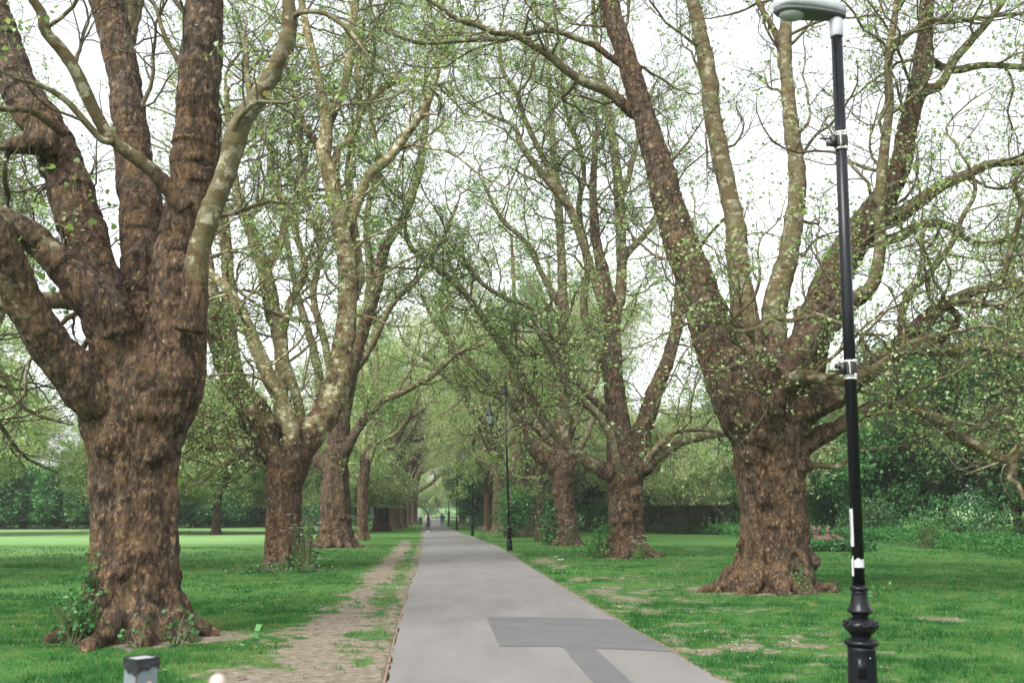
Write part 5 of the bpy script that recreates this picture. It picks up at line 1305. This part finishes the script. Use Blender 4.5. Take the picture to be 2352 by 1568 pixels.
# ================================================================= REPEATED TREES
FAR = dict(gap=.62, l1=3.6, n2=7, l2=1.6, n3=6, l3=.6, leaves=6, size=.115, r1=.06, r3=.007, scatter=.12, up1=.03, down1=.03)
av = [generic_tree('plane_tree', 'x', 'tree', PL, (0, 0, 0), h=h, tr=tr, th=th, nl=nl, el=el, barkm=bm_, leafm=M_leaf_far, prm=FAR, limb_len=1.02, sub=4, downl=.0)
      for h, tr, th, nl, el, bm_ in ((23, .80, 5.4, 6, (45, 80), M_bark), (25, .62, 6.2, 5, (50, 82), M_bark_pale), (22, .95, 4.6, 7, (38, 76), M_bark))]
avx = [True] * 3
def av_put(k, x, y, label, rz, s=1.0):
    place(av[k], avx[k], x, y, label, rz, s); avx[k] = False
ords = ['first', 'second', 'third', 'fourth', 'fifth', 'sixth', 'seventh', 'eighth', 'ninth']
lf = [(877, 101, 0, .95), (901, 112, 2, .9), (921, 126, 0, .9), (934, 142, 1, 1.0), (944, 160, 2, .95), (948, 178, 0, 1.0)]
for i, (u, d, k, s) in enumerate(lf):
    av_put(k, (u - CX) / F * d * .985, d, 'far plane tree of the left row, %s behind the slender young tree' % ords[i], i * 1.9 + .4, s)
rf = [(1196, 77, 2, 1.0, 'plane tree on the right with an ivy thicket round its foot'), (1151, 90, 0, .95, 'plane tree standing behind the ivy thicket on the right'), (1119, 98, 1, .55, 'short mottled plane tree on the right, beyond the ivy thicket'),
      (1128, 124, 2, .95, 'plane tree by the dark iron railing on the right'), (1092, 150, 0, .95, 'plane tree inside the dark iron railing near the gate'), (1062, 176, 1, 1.0, 'last plane tree of the right row, beyond the dark iron railing')]
for i, (u, d, k, s, lb) in enumerate(rf): av_put(k, (u - CX) / F * d * .985, d, lb, i * 2.3, s)
# outer rows that fill the sky behind the avenue
orow = [(-17, 62, 1, .95, 'plane tree of the outer left row, nearest the camera'), (-23, 92, 0, .95, 'plane tree of the outer left row, midway to the hedge'), (-27, 125, 2, .9, 'plane tree of the outer left row, farthest from the camera'),
        (17, 64, 0, .95, 'plane tree of the outer right row, nearest the camera'), (11, 95, 1, .95, 'plane tree of the outer right row, midway to the gate'), (6, 128, 2, 1.0, 'plane tree of the outer right row, farthest from the camera')]
for i, (x, y, k, s, lb) in enumerate(orow[:0]): av_put(k, x, y, lb, i * 1.3 + .9, s)

# two neighbours whose trunks stand outside the frame and whose boughs reach in
nb_ = generic_tree('plane_tree', 'x', 'tree', PL, (0, 0, 0), h=19, tr=.6, th=4.2, nl=8, el=(14, 72), leafm=M_leaf, prm=dict(NEAR, gap=.55, l1=3.6, size=.075, n2=7, n3=5, leaves=4, down1=.05), limb_len=.95, sub=5, downl=.03, min_z=3.0)
place(nb_, True, -20.5, 28, 'plane tree beyond the left edge, only its dark boughs reaching into the picture', .3)
place(nb_, False, 27.5, 40, 'plane tree beyond the right edge, only its boughs reaching into the picture', 2.4)
# pale, low skirted planes out on the lawns
SK_ = dict(gap=.58, l1=3.2, n2=7, l2=1.6, n3=6, l3=.6, leaves=9, size=.135, r1=.05, r3=.006, scatter=.12, up1=-.03, down1=.14, up2=-.05, down2=.10, droop=.9)
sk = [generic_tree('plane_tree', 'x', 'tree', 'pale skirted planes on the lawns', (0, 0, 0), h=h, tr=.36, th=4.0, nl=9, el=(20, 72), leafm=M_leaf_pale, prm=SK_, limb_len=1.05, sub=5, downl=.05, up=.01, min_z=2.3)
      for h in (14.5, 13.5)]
skp = [(0, -46, 82, 'pale green plane tree with drooping skirt at the far left edge of the lawn', 0, 1.15), (1, -33, 92, 'pale green drooping plane tree just left of the foreground trunk base', 1.1, 1.0), (0, -24.5, 84, 'pale green drooping plane tree in the gap behind the second left trunk', 2.2, .95),
       (1, -17.5, 95, 'pale green drooping plane tree behind the third left trunk', 3.0, .95), (1, 15.5, 90, 'pale green plane tree with drooping skirt between the right trunks', .6, 1.0), (0, 8.0, 104, 'pale green drooping plane tree behind the slim ochre trunk', 4.0, .9),
       (1, -24, 236, 'pale tree beyond the road, straight past the end of the path', 2.7, 1.0), (0, -12, 246, 'pale tree beyond the road, seen over the iron railing', .4, 1.0), (1, -40, 240, 'pale tree beyond the road behind the far left row', 5.1, 1.0), (0, -31, 262, 'tall pale tree beyond the road, left of the traffic lights', 3.6, 1.25),
       (0, 25, 74, 'pale green plane tree overhanging the dark wood right of the massive trunk', 1.7, .85)]
seen = [0, 0]
for k, x, y, lb, rz, s in skp:
    place(sk[k], not seen[k], x, y, lb, rz, s); seen[k] = 1

# chestnuts along the left boundary
CH = dict(gap=.7, l1=2.6, n2=6, l2=1.3, n3=4, l3=.6, leaves=11, size=.30, r1=.05, r3=.008, scatter=.22, down1=.12, up1=0, droop=.8, lup=1.1)
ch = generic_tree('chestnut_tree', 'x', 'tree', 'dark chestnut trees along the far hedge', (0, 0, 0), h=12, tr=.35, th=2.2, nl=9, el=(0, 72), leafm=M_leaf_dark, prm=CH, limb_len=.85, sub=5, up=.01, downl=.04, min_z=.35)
for i, (u, d, s, lb) in enumerate(((-40, 121, 1.1, 'dark green chestnut tree at the far left edge of the lawn'), (55, 118, .9, 'dark green chestnut tree left of the foreground trunk, boughs down to the hedge'), (150, 117, .85, 'dark green chestnut tree beside the gap where the white van shows'),
                              (452, 128, .95, 'dark green chestnut tree in front of the hedge, right of the foreground trunk'), (520, 138, .9, 'chestnut tree in front of the rail fence beside the second left trunk'), (590, 146, .75, 'small chestnut tree just left of the second left trunk'), (722, 150, .9, 'chestnut tree above the cyclist, between the second and third left trunks'))):
    place(ch, i == 0, (u - CX) / F * d * .985, d, lb, i * 1.7, s)

# the wood on the right
WD = dict(gap=.75, l1=2.8, n2=6, l2=1.4, n3=4, l3=.65, leaves=10, size=.21, r1=.05, r3=.007, scatter=.22, down1=.05, droop=.7, lup=.9)
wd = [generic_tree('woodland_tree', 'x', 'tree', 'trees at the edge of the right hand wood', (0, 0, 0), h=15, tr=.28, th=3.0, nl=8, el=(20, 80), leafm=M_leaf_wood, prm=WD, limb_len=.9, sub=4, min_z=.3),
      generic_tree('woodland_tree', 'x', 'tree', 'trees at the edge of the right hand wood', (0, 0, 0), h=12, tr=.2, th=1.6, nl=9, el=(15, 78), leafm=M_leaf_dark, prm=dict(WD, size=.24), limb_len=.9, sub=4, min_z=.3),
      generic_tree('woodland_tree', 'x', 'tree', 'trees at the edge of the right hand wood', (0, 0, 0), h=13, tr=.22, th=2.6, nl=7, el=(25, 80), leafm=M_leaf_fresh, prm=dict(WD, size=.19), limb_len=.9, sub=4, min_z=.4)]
wp = [(1, 35.5, 54, 1.0, 'dark woodland tree at the right edge of the picture, nearest the lawn'), (0, 31.5, 63, .95, 'woodland tree at the wood edge, second from the right edge'), (2, 38, 66, 1.05, 'fresh green woodland tree behind the one at the right edge'),
      (1, 27.0, 71, .85, 'dark woodland tree above the right end of the nettle bank'), (0, 34, 79, 1.1, 'tall woodland tree deep in the wood at the right'), (2, 22.5, 82, .8, 'fresh green woodland tree behind the uprooted stump'), (1, 28.5, 90, 1.05, 'dark woodland tree deep in the wood right of the lamp post'),
      (0, 19.5, 98, .75, 'woodland tree between the massive trunk and the lamp post'), (1, 15.0, 106, .75, 'dark woodland tree in the gap between the second and massive right trunks'), (2, 10.5, 112, .7, 'fresh green woodland tree behind the second right trunk'), (1, 6.5, 112, .75, 'dark woodland tree between the second and third right trunks'),
      (0, 3.0, 118, .8, 'woodland tree behind the slim ochre trunk'), (1, -1.5, 128, .85, 'dark woodland tree behind the ivy thicket'), (1, -1.8, 152, .8, 'dark tree overhanging the iron railing'), (0, -4.0, 168, .75, 'woodland tree leaning over the gate end of the railing'), (0, 33, 60, 1.0, 'woodland tree filling the wood edge behind the drooping limb at the right'), (1, 41, 72, 1.0, 'dark woodland tree behind the shrub cut off by the right edge'), (1, 19, 110, .9, 'dark woodland tree at the back, right of the massive trunk'), (0, 13.5, 118, .85, 'woodland tree at the back between the right trunks'), (0, 43, 60, 1.15, 'tall woodland tree beyond the right edge'), (2, 24, 108, 1.1, 'fresh green tree at the back of the wood')]
seen = [0, 0, 0]
for i, (k, x, y, s, lb) in enumerate(wp): place(wd[k], not seen[k], x, y, lb, i * 2.1, s); seen[k] = 1
# far trees beyond the road
fp = [(2, -52, 260, 1.0, 'far pale tree beyond the road at the left of the gate'), (2, -38, 245, .9, 'fresh green tree beyond the road behind the traffic light'), (2, -14, 270, 1.1, 'tall tree beyond the road, just right of the gate'), (2, -62, 255, .9, 'fresh green tree beyond the road behind the far left row'),
      (0, -120, 300, 1.1, 'distant tree beyond the van'), (1, -150, 330, 1.2, 'distant dark tree left of the van'), (2, -80, 290, 1.0, 'distant fresh green tree behind the cyclist'), (2, -6, 300, 1.2, 'distant tree beyond the railing'), (1, -98, 310, 1.1, 'distant dark tree behind the second left trunk'), (2, -45, 330, 1.2, 'distant tree on the rise straight beyond the path')]
for i, (k, x, y, s, lb) in enumerate(fp): place(wd[k], False, x, y, lb, i * 1.3 + .2, s, 'distant trees beyond the road')

# shrubs, ivy, shoots
SHG = 'shrubs under the right hand wood'
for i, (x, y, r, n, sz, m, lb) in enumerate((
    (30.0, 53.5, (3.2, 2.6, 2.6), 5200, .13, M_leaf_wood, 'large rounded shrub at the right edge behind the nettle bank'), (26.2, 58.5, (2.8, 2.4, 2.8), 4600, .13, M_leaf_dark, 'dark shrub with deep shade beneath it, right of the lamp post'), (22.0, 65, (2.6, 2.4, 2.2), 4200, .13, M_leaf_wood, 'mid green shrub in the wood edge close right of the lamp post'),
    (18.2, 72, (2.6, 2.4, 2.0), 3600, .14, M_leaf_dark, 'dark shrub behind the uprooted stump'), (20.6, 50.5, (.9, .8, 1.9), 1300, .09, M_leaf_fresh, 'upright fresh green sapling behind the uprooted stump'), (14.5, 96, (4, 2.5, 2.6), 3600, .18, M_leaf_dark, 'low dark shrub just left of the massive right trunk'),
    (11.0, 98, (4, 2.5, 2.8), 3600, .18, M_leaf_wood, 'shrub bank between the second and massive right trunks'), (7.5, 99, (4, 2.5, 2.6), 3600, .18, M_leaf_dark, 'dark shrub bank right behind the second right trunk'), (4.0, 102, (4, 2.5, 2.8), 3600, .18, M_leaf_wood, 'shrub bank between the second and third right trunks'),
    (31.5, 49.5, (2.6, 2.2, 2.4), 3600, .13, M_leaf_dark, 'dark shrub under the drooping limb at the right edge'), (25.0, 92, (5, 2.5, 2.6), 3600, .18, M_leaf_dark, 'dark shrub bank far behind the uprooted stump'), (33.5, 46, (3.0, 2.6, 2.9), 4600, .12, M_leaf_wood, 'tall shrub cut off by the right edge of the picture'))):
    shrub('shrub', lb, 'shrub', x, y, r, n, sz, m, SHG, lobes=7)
shrub('ivy_thicket', 'dark ivy thicket round the foot of a plane tree behind the lantern lamp post', 'shrub', P(1168, 1200, 73)[0], 73, (1.25, 1.0, 3.4), 5200, .14, M_leaf_dark, lobes=8)
shrub('ivy_thicket', 'small ivy shoots at the foot of the burled third right trunk', 'shrub', P(1258, 1200, 54)[0], 54, (.55, .5, 2.0), 1000, .12, M_leaf_dark, lobes=5)
b = G(178, 1420)
shrub('leafy_shoots', 'dark leafy shoots sprouting at the left foot of the foreground trunk', 'shoots', P(178, 1400, 13.2)[0], 13.2, (.36, .26, .75), 620, .055, M_leaf_dark, lobes=6, stems=14)
shrub('leafy_shoots', 'tall thin spray of shoots standing against the left side of the foreground trunk', 'shoots', P(192, 1330, 13.4)[0], 13.4, (.16, .14, 1.15), 190, .055, M_leaf_fresh, lobes=5, stems=8)
shrub('leafy_shoots', 'few broad maple leaves at the right foot of the foreground trunk', 'shoots', P(420, 1400, 13.1)[0], 13.1, (.22, .14, .62), 110, .065, M_leaf_wood, lobes=4, stems=6)
shrub('leafy_shoots', 'small broad leaved seedling in front of the foreground trunk', 'shoots', P(318, 1420, 12.95)[0], 12.95, (.16, .08, .32), 46, .065, M_leaf_dark, lobes=3, stems=4)
shrub('leafy_shoots', 'shoots at the right foot of the second left trunk', 'shoots', P(704, 1250, 29.5)[0], 29.5, (.35, .3, 1.9), 330, .085, M_leaf_wood, lobes=6, stems=9)
shrub('leafy_shoots', 'yellow green shoots at the left foot of the second right trunk', 'shoots', P(1372, 1250, 39)[0], 39, (.4, .3, 1.2), 420, .11, M_leaf_fresh, lobes=5, stems=9)
shrub('leafy_shoots', 'low leaves among the roots of the massive right trunk', 'shoots', P(1835, 1340, 21.3)[0], 21.3, (.2, .15, .5), 120, .07, M_leaf_fresh, lobes=4, stems=5)
shrub('ground_ivy', 'low ivy carpet at the foot of the second left trunk', 'ground ivy', P(650, 1312, 29.4)[0], 29.2, (1.5, .35, .22), 900, .07, M_leaf_dark, lobes=9)
shrub('dock_plant', 'broad leaved dock plant in the worn earth below the foreground trunk', 'weed', *G(592, 1483)[:2], (.13, .10, .12), 24, .10, M_leaf_dark, lobes=1, stems=3, up=1.0)
shrub('dock_plant', 'dark dock plant at the right foot of the massive right trunk', 'weed', *G(2010, 1372)[:2], (.25, .2, .2), 90, .08, M_leaf_dark, lobes=2, stems=3)
shrub('dock_plant', 'small dock plant in the grass left of the worn track', 'weed', *G(823, 1395)[:2], (.12, .09, .08), 22, .065, M_leaf_dark, lobes=1, stems=3)
parsley('cow parsley in flower at the right foot of the second left trunk', P(690, 1300, 29.6)[0], 29.4, 1.5, 10)
parsley('cow parsley in front of the burled third right trunk', P(1302, 1240, 53.6)[0], 53.4, 1.3, 12)
parsley('cow parsley at the front root of the second right trunk', P(1468, 1275, 38.4)[0], 38.2, .85, 9)
parsley('cow parsley on the verge behind the second lamp post', P(1108, 1235, 66)[0], 66, 1.0, 8)
parsley('sprig of cow parsley at the grass edge on the right of the path', *G(1286, 1316)[:2], .4, 4)
hedge('x', [G(2420, 1283)[:2], G(2240, 1262)[:2], G(2080, 1249)[:2], G(1960, 1240)[:2], (19.2, 66), (17.5, 78), (15.8, 90)], 2.2, .75, 20000, .10, M_leaf_fresh, 'nettle_bank', 'stuff')
hedge('x', [G(1690, 1222)[:2], G(1600, 1222)[:2], G(1490, 1221)[:2], G(1390, 1220)[:2]], 1.6, .55, 4500, .14, M_leaf_fresh, 'nettle_strip', 'stuff')
hedge('x', [P(1858, 1240, 45.8)[:2], P(1925, 1240, 45.6)[:2], P(1995, 1240, 46)[:2]], 1.6, .42, 4200, .10, M_leaf_dark, 'nettle_clump', 'stuff')
stump()
hedge('low dark hedge along the far side of the left lawn', [(-84, 120), (-63, 122), (-50, 122.5), (-38, 134), (-26, 141), (-20, 146)], 2.6, 1.05, 26000, .20, M_leaf_wood)
rail_fence('thin dark estate railing behind the low hedge on the left', [(-92, 131), (-56, 134), (-40, 149), (-26, 156)], 1.62, (.55, 1.05, 1.5), 3.6, M_black_rough)
rail_fence('dark railing along the far side of the road beyond the gate', [(-34, 202), (-22, 202), (-8, 202.5)], 1.15, (.35, .75, 1.1), 3.9, M_black_rough)
g0 = (xL(184) - 3.2, 184.5); g1 = (xR(184) + .4, 184.5)
rail_fence('low brown barrier across the end of the path', [g0, ((g0[0] + g1[0]) / 2 + .6, 184.5), g1], .95, (.42,), 4.2, plain('rusty_brown', (.07, .028, .02), .7), pw=.12, cat='barrier')
bar_fence('iron_railing', 'black upright bar railing on the right near the end of the path', [(xR(176) + 1.0, 176), (xR(150) + .5, 149), (-5.2, 147.5), (1.2, 138)], 1.95, .16, .016)

# lamps
lp = heritage_lamp(); HL = [((1170.6, 1263.5), 'black lamp post with a hanging lantern, nearest of the old style lamps', -.030, 0), ((1085, 1229.3), 'old style lamp post in front of the dark railing, second of its row', .004, .1), ((1048.5, 1217.2), 'old style lamp post, third of its row along the path', .004, -.05), ((1029.6, 1207.4), 'farthest old style lamp post, beside the second pair of walkers', -.006, 0)]
for i, ((u, v), lb, ty, rz) in enumerate(HL):
    c = G(u, v); o = lp if i == 0 else copy_tree(lp); o['label'] = lb; o.location = c; o.rotation_euler = (0, ty, rz)
near_lamp(); litter_post()

# bin, signs, crossing
root = thing('litter_bin', 'black litter bin with a pale rim on the left of the path near the gate', 'litter bin', tuple(G(965.3, 1203)))
g = Geo(); lathe(g, [(.27, 0), (.29, .05), (.29, 1.05), (.27, 1.08)], k=16); g.build('body', M_black_rough, root, origin=np.zeros(3))
g = Geo(); lathe(g, [(.30, 1.06), (.31, 1.10), (.31, 1.20), (.24, 1.25), (.1, 1.27)], k=16); g.build('lid', M_grey_paint, root, origin=np.zeros(3))
root = thing('notice_board', 'pale notice board on posts behind the litter bin', 'notice board', (P(963, 1190, 192)[0], 187.5, .4))
g = Geo(); box(g, (0, 0, 1.35), (.55, .05, 1.2)); g.build('panel', M_grey_paint, root, origin=np.zeros(3), smooth=False)
for x in (-.25, .25):
    g = Geo(); box(g, (x, .03, .9), (.05, .05, 2.0)); g.build('post', M_grey_dark, root, origin=np.zeros(3), smooth=False)
traffic_light('traffic light straight ahead beyond the barrier, taller of the middle pair', P(1002.5, 1190, 192)[0], 191.2, 4.3)
traffic_light('traffic light close beside the middle one beyond the barrier', P(1005.2, 1190, 200)[0], 200.6, 3.8)
traffic_light('traffic light left of the gate behind the litter bin', P(953, 1190, 201)[0], 200.8, 3.6)
van('white van parked far off behind the left hedge', -104 * 2.30, 238 * 1.0 + 300 - 0, M_white) if False else van('white van parked far off behind the left hedge', (183 - CX) / F * 250 * .985, 250, M_white)

# haze
if HAZE:
    m, nt_, out_ = mat('haze'); pv_ = N_(nt_, 'VolumePrincipled'); pv_.inputs['Density'].default_value = HAZE; pv_.inputs['Color'].default_value = (.93, .96, .95, 1); pv_.inputs['Anisotropy'].default_value = .2
    L_(nt_, pv_.outputs[0], out_.inputs['Volume'])
    g = Geo(); box(g, (0, 620, 23), (2900, 2000, 50)); tag(g.build('haze', m, smooth=False), kind='stuff')
# people
SKIN = plain('skin', (.16, .085, .055), .55); HAIR = plain('dark_hair', (.008, .007, .007), .8)
GREYJ = plain('grey_hoodie', (.36, .35, .35), .9); BLK = plain('black_cloth', (.010, .010, .012), .8); NAVY = plain('navy_cloth', (.016, .017, .026), .85); DENIM = plain('denim', (.10, .15, .24), .85); BLUE = plain('blue_jacket', (.04, .22, .50), .7)
WSH = plain('white_shoes', (.75, .76, .78), .6); GRN = plain('green_cycling_jacket', (.22, .36, .06), .6); SKINL = plain('skin_light', (.42, .26, .19), .55)
hd = math.atan2(.083, 1)
def onpath(u, v):
    c = G(u, v); t = np.clip((c[0] - xL(c[1])) / (xR(c[1]) - xL(c[1])), 0, 1); c[2] = .012 + .02 * (1 - (2 * t - 1) ** 2); return tuple(c)
p1 = onpath(983, 1222.9)
person('person walking away in grey hoodie, black backpack, dark trousers and white shoes', p1, hd, 1.77, WALK, GREYJ, NAVY, WSH, HAIR, SKIN, BLK)
root = thing('umbrella', 'slim dark folded umbrella held by the walker in the grey hoodie', 'umbrella', tuple(np.array(p1) + [-.285, 0, 0]))
g = Geo(); lathe(g, [(.006, .28), (.022, .34), (.036, .60), (.030, .80), (.016, .82)], k=10); g.build('canopy', M_black_rough, root, origin=np.zeros(3))
g = Geo(); tubes(g, np.array([[0, 0, .80], [0, 0, .92], [.01, .02, .96]]), np.full(3, .012), 8, caps=True); g.build('handle', M_wood, root, origin=np.zeros(3))
W2 = dict(WALK); W2.update(knl=(-.09, .02, .49), knr=(.10, .10, .51), anl=(-.09, -.14, .13), anr=(.10, .06, .10))
person('person in a black jacket and blue jeans walking away near the end of the path', onpath(1016.6, 1207.8), hd + .05, 1.72, W2, BLK, DENIM, BLK, HAIR, SKINL, BLK)
person('person in a bright blue jacket walking just ahead of the one in black', onpath(1014.2, 1206.6), hd, 1.78, WALK, BLUE, NAVY, BLK, HAIR, SKINL)
cy = (float(P(728.6, 1190, 194)[0]), 194.0, .575)
bicycle('bicycle ridden along the road behind the second and third left trunks', cy, -.9)
person('cyclist in a green jacket and black shorts riding along the far road on the left', cy, -.9, 1.76, RIDE, GRN, BLK, BLK, HAIR, SKINL)

# ================================================================= LIGHT
SUN_EL, SUN_AZ = math.radians(52), math.radians(215)       # high veiled sun, behind the camera to the left
w = bpy.data.worlds.new('World'); scene.world = w; w.use_nodes = True
nt = w.node_tree; nt.nodes.clear()
out = nt.nodes.new('ShaderNodeOutputWorld'); bg = nt.nodes.new('ShaderNodeBackground')
sky = nt.nodes.new('ShaderNodeTexSky'); sky.sky_type = 'NISHITA'; sky.sun_disc = False; sky.sun_elevation = SUN_EL; sky.sun_rotation = SUN_AZ
sky.air_density = 1.0; sky.dust_density = 4.0; sky.ozone_density = 1.0
hs = nt.nodes.new('ShaderNodeHueSaturation'); hs.inputs['Saturation'].default_value = .16; hs.inputs['Value'].default_value = 1.0
L_(nt, sky.outputs[0], hs.inputs['Color']); L_(nt, hs.outputs[0], bg.inputs['Color']); bg.inputs['Strength'].default_value = .15
L_(nt, bg.outputs[0], out.inputs[0])
sl = bpy.data.lights.new('sun', 'SUN'); sl.energy = .6; sl.angle = math.radians(25); sl.color = (1, .97, .92)
so = bpy.data.objects.new('sun', sl); COL.objects.link(so)
dv = Vector((math.sin(SUN_AZ) * math.cos(SUN_EL), math.cos(SUN_AZ) * math.cos(SUN_EL), math.sin(SUN_EL)))
so.rotation_euler = dv.to_track_quat('Z', 'Y').to_euler(); so.location = (0, 0, 60)

vs = scene.view_settings; scene.display_settings.display_device = 'sRGB'
vs.view_transform = 'Standard'; vs.look = 'None'; vs.exposure = 1.6; vs.gamma = 1; vs.use_curve_mapping = False
scene.cycles.max_bounces = 9; scene.cycles.diffuse_bounces = 6; scene.cycles.transmission_bounces = 4; scene.cycles.transparent_max_bounces = 4
scene.cycles.use_denoising = True
